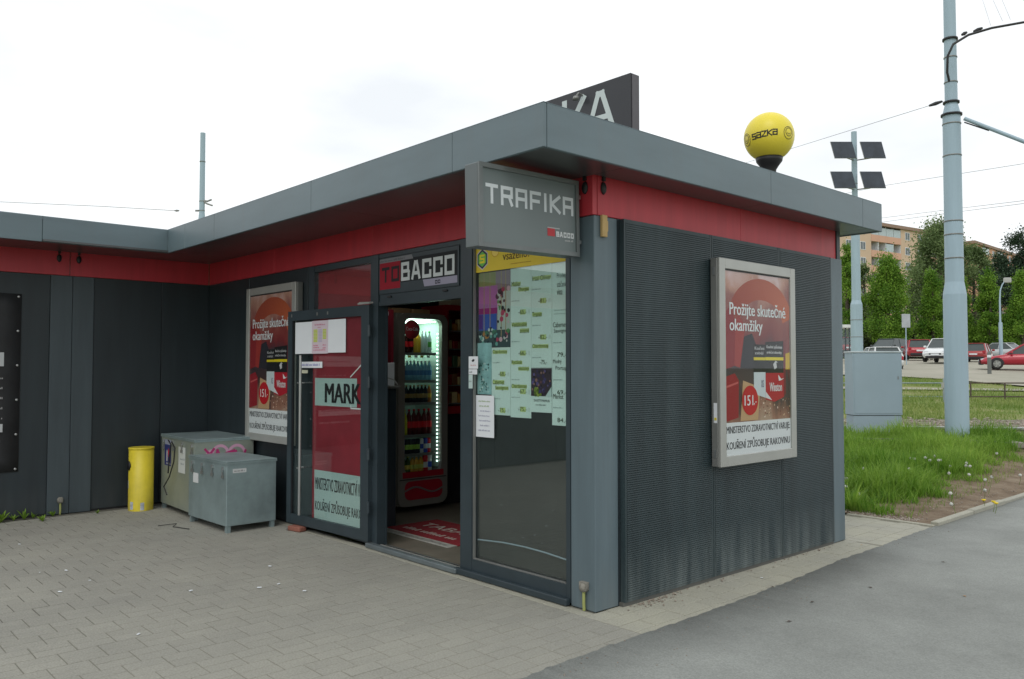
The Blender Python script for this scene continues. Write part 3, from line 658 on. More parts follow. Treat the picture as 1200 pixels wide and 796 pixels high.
ik.text('MINISTERSTVO ZDRAVOTNICTVÍ VA', .475, .43, LW-.128, .575, BLACK, 2, .014)
ik.text('KOUŘENÍ ZPŮSOBUJE RAKO', .475, .205, LW-.128, .355, BLACK, 2, .014)
ik.build('door_print', leaf)

# ================================================================== SIGNS AND LIGHT BOXES
# projecting sign on the corner
sg = thing('projecting_sign', 'grey box sign reading TRAFIKA hanging out from the kiosk corner', 'sign', (-.10, -.045, 2.338), 0)
sg.rotation_euler = (rad(1.2), 0, rad(1.5))
T_ = MB(); T_.box(-.125, -.004, -.885, 0, 0, .505, None, .006); T_.build('sign_casing', mat('sign_casing_metal', (.115, .135, .14), .45, 0, .08, 2), sg)
fm = MB()
for a in ((-.885, -.857, 0, .505), (-.028, -.0, 0, .505), (-.8565, -.0285, .0, .028), (-.8565, -.0285, .477, .505)): fm.box(-.0035, .012, a[0], a[1], a[2], a[3])
fm.build('sign_frame', mat('sign_frame_metal', (.15, .165, .165), .4, .2), sg)
box('sign_face', mat('sign_face_grey', (.135, .165, .165), .35, 0, .03, 2), sg, -.003, .002, -.856, -.029, .0285, .4765)
ik = Ink((.002, -.885, 0), Y3, (-1, 0, 0))
tech(ik, 'TRAFIKA', .055, .265, .835, .385, .022, (.62, .66, .68), 1, .22)
ik.rect(.585, .115, .655, .165, (.5, .05, .06), 1); ik.rect(.585, .1655, .70, .172, (.45, .46, .46), 1)
tech(ik, 'BÁCCO', .665, .115, .835, .150, .009, (.66, .68, .69), 2, .22); ik.scribble(.75, .092, .835, .104, (.5, .5, .5), 1)
ik.build('sign_print', sg)
for z in (.40, .10):
    MB().tube([(-.06, -.001, z), (-.06, .052, z)], .012, None, 6).build('bracket', M['black'], sg)
    MB().box(-.02, .0, .001, .030, z-.012, z+.012).build('bracket_bolt', M['steel'], sg)
# roof sign
rs = thing('roof_sign', 'black TRAFIKA board standing on the kiosk roof, only its last letters showing', 'sign', (-.508, 1.0, 3.10))
RW = 3.4
fb = MB(); fb.box(-RW, 0, 0, .11, .02, .847, None, .004); fb.build('sign_board', mat('roof_sign_black', (.022, .024, .03), .4, 0, .1, 3), rs)
box('end_cap', mat('roof_sign_end', (.09, .085, .095), .45), rs, .0005, .006, .012, .098, .03, .84)
ik = Ink((-RW, 0, 0), X3, Y3)
LT = (.55, .62, .62)
for c, u in (('T', .22), ('R', .64), ('Á', 1.08), ('F', 1.50), ('I', 1.90)):
    tech(ik, c, u, .30, u+(.06 if c == 'I' else .32), .79, .06, LT)
u = RW-.78
ik.stroke([(u+.05, .32), (u+.05, .765)], .058, LT, 1); ik.stroke([(u+.27, .765), (u+.08, .50), (u+.30, .32)], .055, LT, 1.2)
u = RW-.51
ik.stroke([(u, .32), (u+.165, .755), (u+.21, .755), (u+.375, .32)], .050, LT, 1); ik.stroke([(u+.11, .555), (u+.265, .555)], .045, LT, 1.5)
ik.build('sign_print', rs)
for x in (-2.9, -.5): box('support', M['black'], rs, x-.03, x+.03, .03, .08, -.0, .02)
sp_ = MB(); sp_.tube([(-.52, -.002, .79), (-.52, -.05, .80), (-.53, -.07, .765)], .008, None, 6); sp_.lathe([(.0, .0), (.022, .0), (.03, -.03), (.0, -.032)], (-.53, -.07, .77), None, 10); sp_.build('spotlight', M['alu_dark'], rs)
# globe
gl = thing('globe_lamp', 'round yellow SAZKA globe on a black foot on the roof edge', 'globe lamp', (-.20, 2.545, 3.10))
GR, GZ = .218, .555
MB().lathe([(.0, -GR)]+[(GR*math.sin(rad(a)), -GR*math.cos(rad(a))) for a in range(8, 180, 8)]+[(.0, GR)], (0, 0, GZ), None, 40).build('globe', M['globe'], gl)
MB().lathe([(.0, .0), (.07, 0), (.07, .16), (.055, .2), (.06, .26), (.085, .30), (.112, .335), (.118, .37), (.10, .372)], (0, 0, 0), None, 24).build('foot', M['black'], gl)
tocam = math.atan2(CAM.y-2.545, CAM.x+.20)
def sph(az, el, r=GR+.0015): return (r*math.cos(az)*math.cos(el), r*math.sin(az)*math.cos(el), GZ+r*math.sin(el))
pm_ = MB()
def sphpoly(pts, col, r=GR+.0015): pm_.face([sph(tocam+a, e, r) for a, e in pts], flat(col))
def sphring(a0, e0, r0, r1, col, s0=0, s1=360, sq=1.):
    n = 20
    for k in range(n):
        p, q = rad(s0+(s1-s0)*k/n), rad(s0+(s1-s0)*(k+1)/n)
        sphpoly([(a0+r*math.cos(t)/sq, e0+r*math.sin(t)) for r, t in ((r0, p), (r1, p), (r1, q), (r0, q))], col)
def sphstroke(pts, w_, col):
    for a, b in zip(pts, pts[1:]):
        a, b = Vector(a), Vector(b); t = (b-a).normalized(); nn = Vector((-t.y, t.x))*w_/2; e = t*w_/2
        sphpoly([a-e-nn, b+e-nn, b+e+nn, a-e+nn], col, GR+.0015+random.random()*.0004)
u = -.70; tilt = .10
for c in 'sazka':
    cc = {'k': 'K'}.get(c, c)
    G = TECH[cc] if c != 'a' else [[(0, 1), (1, 1), (1, 0), (0, 0), (0, .55), (1, .55)]]
    for s_ in G: sphstroke([(u+x*.155, -.09+(y-.5)*.20+(u+.2)*tilt) for x, y in s_], .048, (.03, .03, .03))
    u += .215
for a0, e0 in ((-1.08, -.17), (.86, -.05)): sphring(a0, e0, .24, .262, (.05, .05, .04)); sphring(a0, e0+.03, .15, .172, (.05, .05, .04)); sphring(a0, e0+.03, .07, .09, (.05, .05, .04), 200, 340)
pm_.build('globe_print', None, gl, fix=False)

# advert light boxes
def poster_mat():
    m = bpy.data.materials.new('poster_picture'); m.use_nodes = True; nt = m.node_tree; n = nt.nodes; l = nt.links; b = n['Principled BSDF']; b.inputs['Roughness'].default_value = .5
    tc = n.new('ShaderNodeTexCoord'); sp = n.new('ShaderNodeSeparateXYZ'); l.new(tc.outputs['Generated'], sp.inputs[0])
    nz = n.new('ShaderNodeTexNoise'); nz.inputs['Scale'].default_value = 3.2; nz.inputs['Detail'].default_value = 3; nz.inputs['Distortion'].default_value = .8; l.new(tc.outputs['Generated'], nz.inputs['Vector'])
    ad = n.new('ShaderNodeMath'); ad.operation = 'MULTIPLY_ADD'; l.new(nz.outputs[0], ad.inputs[0]); ad.inputs[1].default_value = .55; l.new(sp.outputs['Z'], ad.inputs[2])
    sc = n.new('ShaderNodeMath'); sc.operation = 'MULTIPLY'; sc.inputs[1].default_value = .65; l.new(ad.outputs[0], sc.inputs[0])
    cr = n.new('ShaderNodeValToRGB'); l.new(sc.outputs[0], cr.inputs[0]); e = cr.color_ramp.elements
    e[0].position = .25; e[0].color = (*srgb(178, 150, 128), 1); e[1].position = .88; e[1].color = (*srgb(214, 184, 182), 1)
    for p, c in ((.33, (150, 104, 84)), (.40, (66, 44, 44)), (.50, (56, 42, 48)), (.58, (120, 34, 38)), (.66, (140, 62, 54)), (.74, (150, 92, 84)), (.81, (190, 140, 120))):
        k = e.new(min(p, 1.)); k.color = (*srgb(*c), 1)
    l.new(cr.outputs[0], b.inputs['Base Color']); return m
M['poster'] = poster_mat()
def light_box(label, o, r, n_in, W, H, depth):
    t = thing('advert_light_box', label, 'advert light box', o, 0, 'cigarette advert light boxes')
    xf = frame_xf((0, 0, 0), r, n_in); f_ = .078
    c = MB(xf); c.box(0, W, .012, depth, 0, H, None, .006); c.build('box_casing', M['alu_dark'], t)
    m = MB(xf)
    for a in ((0, f_, 0, H), (W-f_, W, 0, H)): m.box(a[0], a[1], -.012, .011, a[2], a[3], None, .004)
    m.box(f_+.0005, W-f_-.0005, -.0115, .011, 0, f_, None, .003); m.box(f_+.0005, W-f_-.0005, -.0115, .011, H-f_, H, None, .003)
    m.build('box_frame', M['alu'], t)
    p = MB(xf); p.box(f_, W-f_, .004, .0095, f_, H-f_); po = p.build('poster', M['poster'], t)
    box('gasket', M['black'], t, f_+.0002, W-f_-.0002, .0005, .0038, H-f_-.012, H-f_-.0005, xf=xf)
    for z in (.10, H-.1): MB(xf).box(-.004, -.0002, .03, .05, z-.03, z+.03).build('latch', M['steel'], t)
    ik = Ink(tuple(Vector(n_in)*.0038), r, n_in); w0, h0, PW, PH = f_, f_, W-2*f_, H-2*f_
    Q = lambda u, v: (w0+u*PW, h0+v*PH)
    def R(u0, v0, u1, v1, c, j=0): ik.rect(*Q(u0, v0), *Q(u1, v1), c, j)
    def Tx(s_, u0, v0, u1, v1, c, j, b=0.): ik.text(s_, *Q(u0, v0), *Q(u1, v1), c, j, b)
    def Pl(pts, c, j=0): ik.poly([Q(*p) for p in pts], c, j)
    # big mug shape, hand, table edge
    arc = lambda cx, cy, ru, rv, a0, a1, n=18: [(cx+ru*math.cos(rad(a0+(a1-a0)*k/n)), cy+rv*math.sin(rad(a0+(a1-a0)*k/n))) for k in range(n+1)]
    A0, A1 = arc(.55, .72, .50, .25, 180, 10), arc(.55, .70, .34, .15, 10, 180)
    n_a = len(A0)
    for k in range(n_a-1): Pl([A0[k], A0[k+1], A1[n_a-2-k], A1[n_a-1-k]], srgb(150+2.4*k, 58+2.2*k, 44+.6*k), 0)
    Pl([(0, .46), (.14, .48), (.16, .72), (.08, .80), (0, .76)], srgb(140, 34, 40), 1)
    Pl([(.14, .48), (.22, .47), (.30, .70), (.20, .76), (.16, .72)], srgb(160, 52, 46), 1)
    Pl([(.22, .47), (.44, .46), (.46, .60), (.40, .66), (.28, .64)], srgb(42, 40, 48), 1)
    Pl([(0, .18), (.19, .20), (.20, .40), (.14, .44), (0, .42)], srgb(150, 28, 40), 1); Pl([(.02, .36), (.19, .385), (.19, .395), (.02, .372)], srgb(196, 92, 92), 2)
    Pl([(.92, .46), (1, .46), (1, .56), (.92, .55)], srgb(206, 170, 40), 1)
    Pl([(.22, .18), (.48, .18), (.52, .36), (.26, .40)], srgb(196, 160, 120), 1)
    rr = random.Random(3)
    for k in range(60):
        u, v = rr.uniform(.5, .98), rr.uniform(.19, .30); R(u, v, u+rr.uniform(.006, .02), v+rr.uniform(.004, .012), srgb(*rr.choice([(120, 78, 66), (214, 180, 150), (150, 96, 84), (230, 208, 190)])), 2)
    R(0, 0, 1, .175, (.74, .76, .76), 3)
    Tx('MINISTERSTVO ZDRAVOTNICTVÍ VARUJE:', .015, .105, .985, .165, BLACK, 4, .016); Tx('KOUŘENÍ ZPŮSOBUJE RAKOVINU', .015, .020, .985, .088, BLACK, 4, .016)
    Tx('Prožijte skutečné', .07, .735, .93, .83, WHITE, 5, .02); Tx('okamžiky', .07, .650, .56, .735, WHITE, 5, .02)
    Pl([(.42, .445), (.60, .445), (.60, .60), (.42, .60)], srgb(26, 26, 28), 3); Pl([(.42, .325), (.60, .30), (.60, .445), (.42, .445)], (.62, .68, .70), 3); R(.42, .512, .60, .528, srgb(220, 200, 30), 4)
    Pl([(.60, .44), (.89, .44), (.89, .625), (.60, .615)], srgb(22, 22, 25), 4); R(.60, .512, .89, .53, srgb(226, 206, 30), 5)
    Pl([(.60, .44), (.89, .44), (.89, .30), (.74, .275), (.60, .29)], srgb(178, 26, 44), 4); Pl([(.89, .63), (.925, .60), (.925, .32), (.89, .30)], srgb(120, 30, 44), 4)
    Pl([(.60, .30), (.70, .285), (.60, .335)], (.7, .7, .7), 5)
    Tx('Kouření', .435, .57, .585, .59, (.6, .6, .6), 5, .02); Tx('zabíjí', .435, .54, .57, .56, (.6, .6, .6), 5, .02)
    Tx('Kouření způsobuje', .62, .575, .87, .60, (.7, .7, .7), 5, .02); Tx('srdeční choroby', .62, .545, .86, .567, (.7, .7, .7), 5, .02)
    Tx('Winston', .66, .335, .86, .385, WHITE, 6, .02); Pl([(.80, .43), (.85, .405), (.90, .41), (.85, .398), (.81, .395)], WHITE, 6); Tx('XS', .53, .36, .57, .40, (.1, .1, .2), 5, .01)
    Pl([(.74, .46), (.78, .47), (.77, .50), (.80, .50), (.76, .51), (.72, .49)], (.6, .6, .6), 6)
    ik.disc(*Q(.36, .29), .105*PW*1.15, srgb(190, 20, 34), 5, n=30)
    Tx('151', .275, .262, .405, .318, WHITE, 6, .02); Tx(',-', .415, .262, .455, .282, WHITE, 6, .01)
    ik.build('poster_print', t)
    box('cover_glass', M['glass_poster'], t, f_+.0002, W-f_-.0002, -.008, -.005, f_+.0002, H-f_-.013, xf=xf)
    return t
lb = light_box('framed cigarette advert with 151 price on the kiosk right side wall', (.125, 1.245, .855), Y3, (-1, 0, 0), 1.115, 1.575, .073)
xf = frame_xf((0, 0, 0), Y3, (-1, 0, 0))
MB(xf).box(-.0005+0, -.0002, .02, .05, .33, .48).build('side_label', M['white'], lb); MB(xf).box(-.002, -.0006, .025, .045, .35, .37).build('side_label', M['yellow'], lb)
light_box('framed cigarette advert half hidden behind the open glass door', (-5.095, -.085, .815), X3, Y3, 1.14, 1.655, .075)
# TOBACCO sign in the lintel
ts = thing('door_sign', 'TOBACCO sign with red TO block above the shop door', 'sign', (-2.575, .006, 2.25))
box('sign_board', M['frame'], ts, .0, 1.14, -.004, .005, .0, .318)
ik = Ink((0, -.004, 0), X3, Y3)
ik.rect(.01, .04, .33, .275, srgb(150, 18, 38), 1); ik.rect(.33, .085, 1.12, .285, (.015, .017, .02), 1); ik.poly([(.01, .275), (.52, .275), (.50, .312), (.01, .312)], (.22, .22, .24), 2)
ik.scribble(.02, .283, .40, .302, (.12, .12, .13), 3)
tech(ik, 'TO', .045, .10, .315, .235, .026, (.02, .015, .018), 3, .25); tech(ik, 'BÁCCO', .345, .095, 1.085, .255, .030, (.62, .65, .66), 3, .20)
ik.poly([(.68, .025), (1.12, .025), (1.12, .083), (.66, .083)], (.34, .32, .42), 2); tech(ik, 'DC', .83, .036, .90, .066, .007, BLACK, 3, .3)
ik.build('sign_print', ts)
# black banner on the wing wall
bn = thing('banner', 'black tarpaulin banner with eyelets and white labels on the wing wall', 'banner', (WX+.008, -2.03, .50))
bm_ = MB()
nu, nv = 14, 14; W_, H_ = 2.2, 1.885
P = [[(.004+.006*math.sin(3*u+1.3*v)+.010*math.exp(-((u-.25)**2+(v-1.75)**2)*6), -u, v*1) for v in np.linspace(0, H_, nv)] for u in np.linspace(0, W_, nu)]
for i in range(nu-1):
    for j in range(nv-1): bm_.face([P[i][j], P[i+1][j], P[i+1][j+1], P[i][j+1]], None, True)
bs = bm_; bmesh.ops.remove_doubles(bs.bm, verts=bs.bm.verts, dist=.0005); bmesh.ops.solidify(bs.bm, geom=bs.bm.faces, thickness=.002)
bs.build('banner_sheet', M['tarp'], bn)
for k in range(6): MB().lathe([(.006, 0), (.013, .0), (.013, .004), (.006, .005)], (.018, -.03, .03+k*.365), M['steel'], 12, 'x').build('eyelet', None, bn)
ik = Ink((.026, -W_, 0), Y3, (-1, 0, 0))
for v0, v1 in ((1.115, 1.26), (.425, .51)):
    ik.rect(W_-.95, v0, W_-.155, v1, (.5, .52, .53), 0); ik.scribble(W_-.7, v0+.06, W_-.20, v0+.085, BLACK, 1)
for k in range(5): ik.scribble(W_-.62, .98-k*.105, W_-.16, 1.002-k*.105, (.36, .36, .36), 1)
ik.scribble(W_-.7, .32, W_-.16, .345, (.45, .45, .45), 1)
ik.build('banner_print', bn)
# ================================================================== PAPERS IN THE WINDOW AND ON THE DOOR
GRN, YEL = (.05, .085, .012), (.58, .72, .28)
def sheet(name, label, cat, x0, x1, z0, z1, m, y=.046, group=None, tilt=0.):
    t = thing(name, label, cat, (x0, y, z0), 0, group); t.rotation_euler = (0, tilt, 0)
    box('sheet', m, t, 0, x1-x0, 0, .0012, 0, z1-z0); return t, Ink((0, 0, 0), X3, Y3), x1-x0, z1-z0
def wines(ik, Wd, H, items):
    for top, lines, sub, price in items:
        v = top
        for k, ln in enumerate(lines):
            l_ = len(ln)*.0165; u0 = .012 if k == 0 else max(.012, Wd-.02-l_); hh = .036
            ik.rect(u0, v-hh*.85, min(u0+l_, Wd-.006), v-.004, YEL, 1) if sub != 'n' else None
            ik.text(ln, u0, v-hh, min(u0+l_, Wd-.006), v, GRN if sub != 'n' else (.08, .09, .07), 2, .012); v -= .046
        ik.scribble(.012, v-.055, .012+.09, v-.046, (.25, .35, .34), 1)
        if price:
            ik.rect(Wd-.115, v-.155, Wd-.055, v-.118, YEL, 1) if sub != 'n' else None
            ik.text(price, Wd-.135, v-.155, Wd-.045, v-.120, (.05, .07, .03), 2, .012); ik.text('/ l', Wd-.03, v-.152, Wd-.015, v-.122, (.2, .25, .22), 2)
t, ik, Wd, H = sheet('price_list', 'mint wine price list second from left, Müller Thurgau at its top', 'price list', -.876, -.656, 1.235, 2.335, M['mint'], .046, 'wine price lists in the window')
wines(ik, Wd, H, [(1.00, ['Müller', 'Thurgau'], '', '-65,-'), (.70, ['Veltlínské', 'zelené'], '', '-66,-'), (.42, ['Ryzlink', 'vlašský'], '', '-67,-'), (.245, ['Chardonnay'], '', '-75,-')]); ik.build('print', t)
t, ik, Wd, H = sheet('price_list', 'mint wine price list third from left with a grape picture under it', 'price list', -.655, -.446, 1.60, 2.34, M['mint'], .047, 'wine price lists in the window')
wines(ik, Wd, H, [(.66, ['Irsai Oliver'], '', '-81,-'), (.40, ['Tramín'], '', '-82,-'), (.17, ['Chardonnay'], '', None)]); ik.text('-75,-', Wd-.12, .02, Wd-.045, .055, (.05, .07, .03), 2, .012); ik.build('print', t)
t, ik, Wd, H = sheet('price_list', 'rightmost mint wine price list hanging lowest, headed Prodej stáčeného vína', 'price list', -.445, -.2575, 1.198, 2.335, M['mint'], .0485, 'wine price lists in the window')
for s_, v in (('Prodej', 1.02), ('stáčeného', .965), ('vína', .91)): ik.text(s_, .05, v, .05+len(s_)*.0135, v+.042, (.06, .08, .06), 1, .008)
ik.scribble(.02, .80, .17, .808, (.3, .4, .38), 1); ik.scribble(.02, .775, .15, .782, (.3, .4, .38), 1)
wines(ik, Wd, H, [(.72, ['Cabernet', 'Sauvignon'], 'n', '79,-'), (.46, ['Modrý', 'Portugal'], 'n', '69,-'), (.22, ['Merlot'], 'n', '84,-')]); ik.build('print', t)
t, ik, Wd, H = sheet('price_list', 'short mint wine price list left of the others, below the colour poster', 'price list', -1.089, -.878, 1.245, 1.752, M['mint'], .0455, 'wine price lists in the window')
wines(ik, Wd, H, [(.49, ['Chardonnay'], '', '-68,-'), (.265, ['Cabernet', 'Sauvignon'], '', '-75,-')]); ik.build('print', t)
t, ik, Wd, H = sheet('grape_poster', 'small poster with dark grapes picture below the third price list', 'poster', -.657, -.447, 1.282, 1.598, M['mint'], .0465)
rr = random.Random(5); ik.rect(.0, .115, Wd, H-.002, srgb(64, 50, 60), 0)
for k in range(46):
    u, v = rr.uniform(.012, Wd-.014), rr.uniform(.125, H-.016); ik.disc(u, v, rr.uniform(.007, .014), srgb(*rr.choice([(70, 60, 110), (96, 84, 140), (40, 32, 44), (150, 110, 100), (110, 70, 76), (58, 48, 88)])), 1+.02*k, n=10)
for k in range(14): ik.disc(rr.uniform(.03, .10), rr.uniform(.118, .17), .012, srgb(*rr.choice([(120, 140, 50), (150, 165, 70), (80, 100, 30)])), 2+.02*k, n=8)
ik.poly([(Wd, .115), (Wd, .185), (.15, .115)], (.56, .72, .68), 3)
ik.text('SVATÝ PRIMUS', .03, .075, Wd-.02, .097, BLACK, 1, .015); ik.scribble(.05, .048, Wd-.05, .060, (.2, .25, .25), 1); ik.build('print', t)
t, ik, Wd, H = sheet('colour_poster', 'colourful photo poster in pink, blue and green, top left of the window', 'poster', -1.245, -.878, 1.755, 2.33, mat('poster_base', (.2, .16, .2), .6), .0472)
rr = random.Random(11)
ik.rect(0, .45, .2, H, srgb(150, 150, 96), 0); ik.rect(.2, .42, Wd, H, srgb(150, 130, 140), 0); ik.rect(0, .30, .22, .47, srgb(182, 110, 172), .2); ik.rect(0, .255, .22, .30, srgb(160, 36, 120), .3); ik.rect(0, .13, .21, .255, srgb(58, 92, 178), .4); ik.rect(0, .14, .05, .25, srgb(90, 50, 140), .5)
ik.rect(.22, .12, Wd, .42, srgb(188, 200, 192), .2); ik.rect(.0, .0, Wd, .13, srgb(60, 80, 84), .3)
for u in (.06, .13, .26, .31): ik.rect(u, .08, u+.009, H, srgb(170, 150, 110), 1)
for k in range(40):
    u, v = rr.uniform(.22, Wd-.02), rr.uniform(.02, .44); ik.disc(u, v, rr.uniform(.008, .022), srgb(*rr.choice([(40, 36, 44), (200, 205, 200), (90, 150, 90), (190, 70, 100), (60, 56, 70), (220, 180, 190)])), 1.2+.02*k, n=9)
for k in range(36):
    u, v = rr.uniform(.01, .22), rr.uniform(.01, .14); ik.disc(u, v, rr.uniform(.008, .018), srgb(*rr.choice([(70, 120, 96), (200, 214, 210), (30, 50, 60), (110, 170, 160), (180, 130, 70)])), 1.2+.02*k, n=9)
ik.build('print', t)
t, ik, Wd, H = sheet('teal_poster', 'pale teal leaflet behind the small plaques at the window edge', 'poster', -1.2565, -1.0905, 1.395, 1.79, mat('teal_paper', (.32, .55, .56), .6, 0, .35, 6), .045)
rr = random.Random(4)
for k in range(40): u, v = rr.uniform(.02, Wd-.02), rr.uniform(.02, H*.6); ik.disc(u, v, rr.uniform(.004, .010), srgb(*rr.choice([(60, 110, 100), (40, 80, 80), (220, 230, 226)])), 1+.01*k, n=7)
ik.build('print', t)
t, ik, Wd, H = sheet('lottery_banner', 'yellow banner reading vsazeno across the top of the shop window', 'banner', -1.2565, -.2635, 2.335, 2.529, mat('banner_yellow', (.74, .55, .03), .5, 0, .04, 3), .0302)
ik.poly([(.02+.075*math.cos(rad(60*k+30))*1.0+.055, .10+.085*math.sin(rad(60*k+30))) for k in range(6)], (.6, .6, .6), 1)
ik.poly([(.075+.066*math.cos(rad(60*k+30)), .10+.076*math.sin(rad(60*k+30))) for k in range(6)], srgb(60, 50, 80), 2); ik.poly([(.075+.052*math.cos(rad(60*k+30)), .10+.060*math.sin(rad(60*k+30))) for k in range(6)], srgb(110, 190, 90), 3)
tech(ik, 's', .045, .068, .105, .135, .016, srgb(235, 220, 60), 4)
ik.disc(.225, .150, .042, srgb(240, 214, 110), 1); ik.ring(.225, .145, .038, .043, srgb(200, 150, 30), 2)
ik.text('vsazeno!', .31, .068, .60, .130, (.08, .05, .02), 1, .02); ik.scribble(.40, .030, .62, .037, (.35, .16, .03), 1); ik.build('print', t)
def outside_note(name, label, cat, x0, x1, z0, z1, m=M['white'], y=.0305): return sheet(name, label, cat, x0, x1, z0, z1, m, y)
t, ik, Wd, H = outside_note('paper_notice', 'white typed notice taped low on the window beside the doorway', 'notice', -1.256, -1.045, 1.07, 1.388)
for k, c in enumerate([(.3, .42, .2), (.3, .42, .2), (.3, .3, .42), (.35, .35, .45), (.3, .3, .42), (.35, .35, .45), (.3, .3, .42)]): ik.scribble(.03+.01*(k % 3), H-.05-k*.037, Wd-.04-.012*(k % 2), H-.038-k*.037, c, 1)
ik.build('print', t)
t, ik, Wd, H = outside_note('wall_plaque', 'small white plaque with black bird mark on the door post', 'plaque', -1.302, -1.19, 1.592, 1.687, M['white'], -.0065)
ik.poly([(.035, .06), (.055, .075), (.075, .068), (.062, .055), (.05, .052)], BLACK, 1); ik.scribble(.025, .022, .09, .032, (.6, .3, .3), 1); ik.build('print', t)
t, ik, Wd, H = outside_note('wall_plaque', 'short white strip plaque just under the bird plaque', 'plaque', -1.302, -1.20, 1.548, 1.588, M['white'], -.0065); ik.scribble(.01, .012, .05, .026, (.15, .2, .2), 1); ik.build('print', t)
t, ik, Wd, H = outside_note('wall_plaque', 'narrow upright pale strip below the two plaques on the door post', 'plaque', -1.302, -1.255, 1.44, 1.5455, mat('strip_mint', (.5, .62, .6), .6), -.0065); ik.scribble(.006, .05, .04, .06, (.2, .25, .25), 1); ik.build('print', t)
# sheets on the open door leaf
def door_sheet(name, label, cat, u0, u1, z0, z1, m=M['white'], lift=.0):
    o = HE+r_*u0-n_*(.0015+lift)+n_*.0175; t = thing(name, label, cat, (o.x, o.y, z0), math.atan2(r_.y, r_.x)); box('sheet', m, t, 0, u1-u0, 0, .001, 0, z1-z0); return t, Ink((0, 0, 0), X3, Y3), u1-u0, z1-z0
door_sheet('paper_sheet', 'blank white sheet taped to the glass door, left of the price sheet', 'paper sheet', .115, .42, 1.737, 2.05)
door_sheet('paper_sheet', 'blank white sheet taped to the glass door, right of the price sheet', 'paper sheet', .695, .985, 1.742, 2.056)
t, ik, Wd, H = door_sheet('price_sheet', 'pink printed price sheet with green columns on the glass door', 'price sheet', .418, .697, 1.735, 2.054, mat('pink_paper', (.62, .52, .58), .65, 0, .03), .002)
ik.scribble(.05, H-.045, .23, H-.03, (.5, .1, .2), 1); ik.scribble(.10, H-.07, .16, H-.06, (.5, .15, .25), 1)
for k in range(9): ik.rect(.03, .225-k*.014, .10, .235-k*.014, (.5, .6, .06), 1); ik.rect(.19, .225-k*.014, .25, .235-k*.014, (.5, .6, .06), 1) if k < 7 else None; ik.rect(.115, .225-k*.014, .18, .234-k*.014, (.45, .42, .55), 1)
for u0, v0, u1 in ((.03, .075, .11), (.03, .055, .13), (.19, .078, .25), (.19, .05, .25), (.03, .03, .24)): ik.scribble(u0, v0, u1, v0+.012, (.6, .10, .2), 1)
ik.build('print', t)
t, ik, Wd, H = door_sheet('door_label', 'narrow white label strip under the sheets on the glass door', 'label', .185, .60, 1.598, 1.658); ik.scribble(.03, .02, .38, .042, (.22, .22, .5), 1); ik.build('print', t)
t, ik, Wd, H = door_sheet('door_label', 'tiny pale tag beside the door handle bar', 'label', .24, .345, 1.545, 1.577, mat('tag_cream', (.6, .6, .45), .6))

# ================================================================== INSIDE THE SHOP
fg = thing('drinks_fridge', 'tall grey drinks fridge with lit shelves seen through the doorway', 'fridge', (-3.87, 1.10, .008))
FWD, FH, FD = .68, 2.20, .62             # faces +x; local y is the width
gf = mat('fridge_grey', (.24, .23, .20), .35, .2, .06, 3)
cs = MB(); cs.box(-FD, -.06, 0, .03, .10, FH, None).box(-FD, -.06, FWD-.03, FWD, .10, FH).box(-FD, -.06, .0305, FWD-.0305, FH-.06, FH).box(-FD, -FD+.03, .0305, FWD-.0305, .45, FH-.0605).box(-FD, -.06, .0305, FWD-.0305, .06, .40)
cs.build('fridge_body', gf, fg)
# rounded front frame
def rrect(w0, w1, z0, z1, r, n=6):
    return [(cx+r*math.cos(rad(a0+90*k/n)), cz+r*math.sin(rad(a0+90*k/n))) for cx, cz, a0 in ((w1-r, z1-r, 0), (w0+r, z1-r, 90), (w0+r, z0+r, 180), (w1-r, z0+r, 270)) for k in range(n+1)]
fm = MB(); A, B_ = rrect(0, FWD, .06, FH, .10), rrect(.085, FWD-.085, .42, FH-.06, .07); n_a = len(A)
for x_ in (0, -.058):
    for k in range(n_a): fm.face([(x_, *A[k]), (x_, *A[(k+1) % n_a]), (x_, *B_[(k+1) % n_a]), (x_, *B_[k])])
for Q_ in (A, B_):
    for k in range(n_a): fm.face([(0, *Q_[k]), (0, *Q_[(k+1) % n_a]), (-.058, *Q_[(k+1) % n_a]), (-.058, *Q_[k])])
fm.build('fridge_door', gf, fg)
lin = mat('fridge_liner', (.50, .60, .54), .5)
box('liner', lin, fg, -FD+.0305, -FD+.035, .031, FWD-.031, .451, FH-.061); box('liner', lin, fg, -FD+.036, -.062, .0305, .0345, .451, FH-.061); box('liner', lin, fg, -FD+.036, -.062, FWD-.0345, FWD-.0305, .451, FH-.061)
M['led'] = emis('fridge_led', (.75, 1., .90), 4.5)
ld = MB(); 
for k in range(34): ld.box(-.075, -.062, FWD-.104, FWD-.093, .52+k*.044, .536+k*.044)
ld.build('light_strip', M['led'], fg)
MB().box(-.50, -.10, .10, FWD-.10, FH-.085, FH-.075).build('top_light', emis('fridge_top_light', (.75, 1., .88), 8), fg)
MB().lathe([(.0, -.004), (.105, -.004), (.105, .004), (0, .004)], (-.035, .20, 2.02), M['red'], 24, 'x').build('round_badge', None, fg)
ik = Ink((-.0305, .0, 0), Y3, (-1, 0, 0)); ik.text('Coca-Cola', .12, 2.005, .28, 2.045, WHITE, 1, .01); ik.build('badge_print', fg)
kp = MB(); 
kp.box(.0005, .004, .06, FWD-.06, .375, .44); kp.prism(rrect(.09, FWD-.075, .13, .335, .07), .0006, .0045, None, 'x'); kp.build('red_panel', mat('fridge_red', (.36, .01, .025), .4), fg)
MB().tube([(.0052, .085, .235)]+[(.0052, .1+.5*k/10, .235+.035*math.sin(k*.63)) for k in range(11)], .012, M['alu_dark'], 5).build('wave_stripe', None, fg)
MB().box(.0006, .003, .02, FWD-.02, .352, .362).build('door_gap', M['black'], fg)
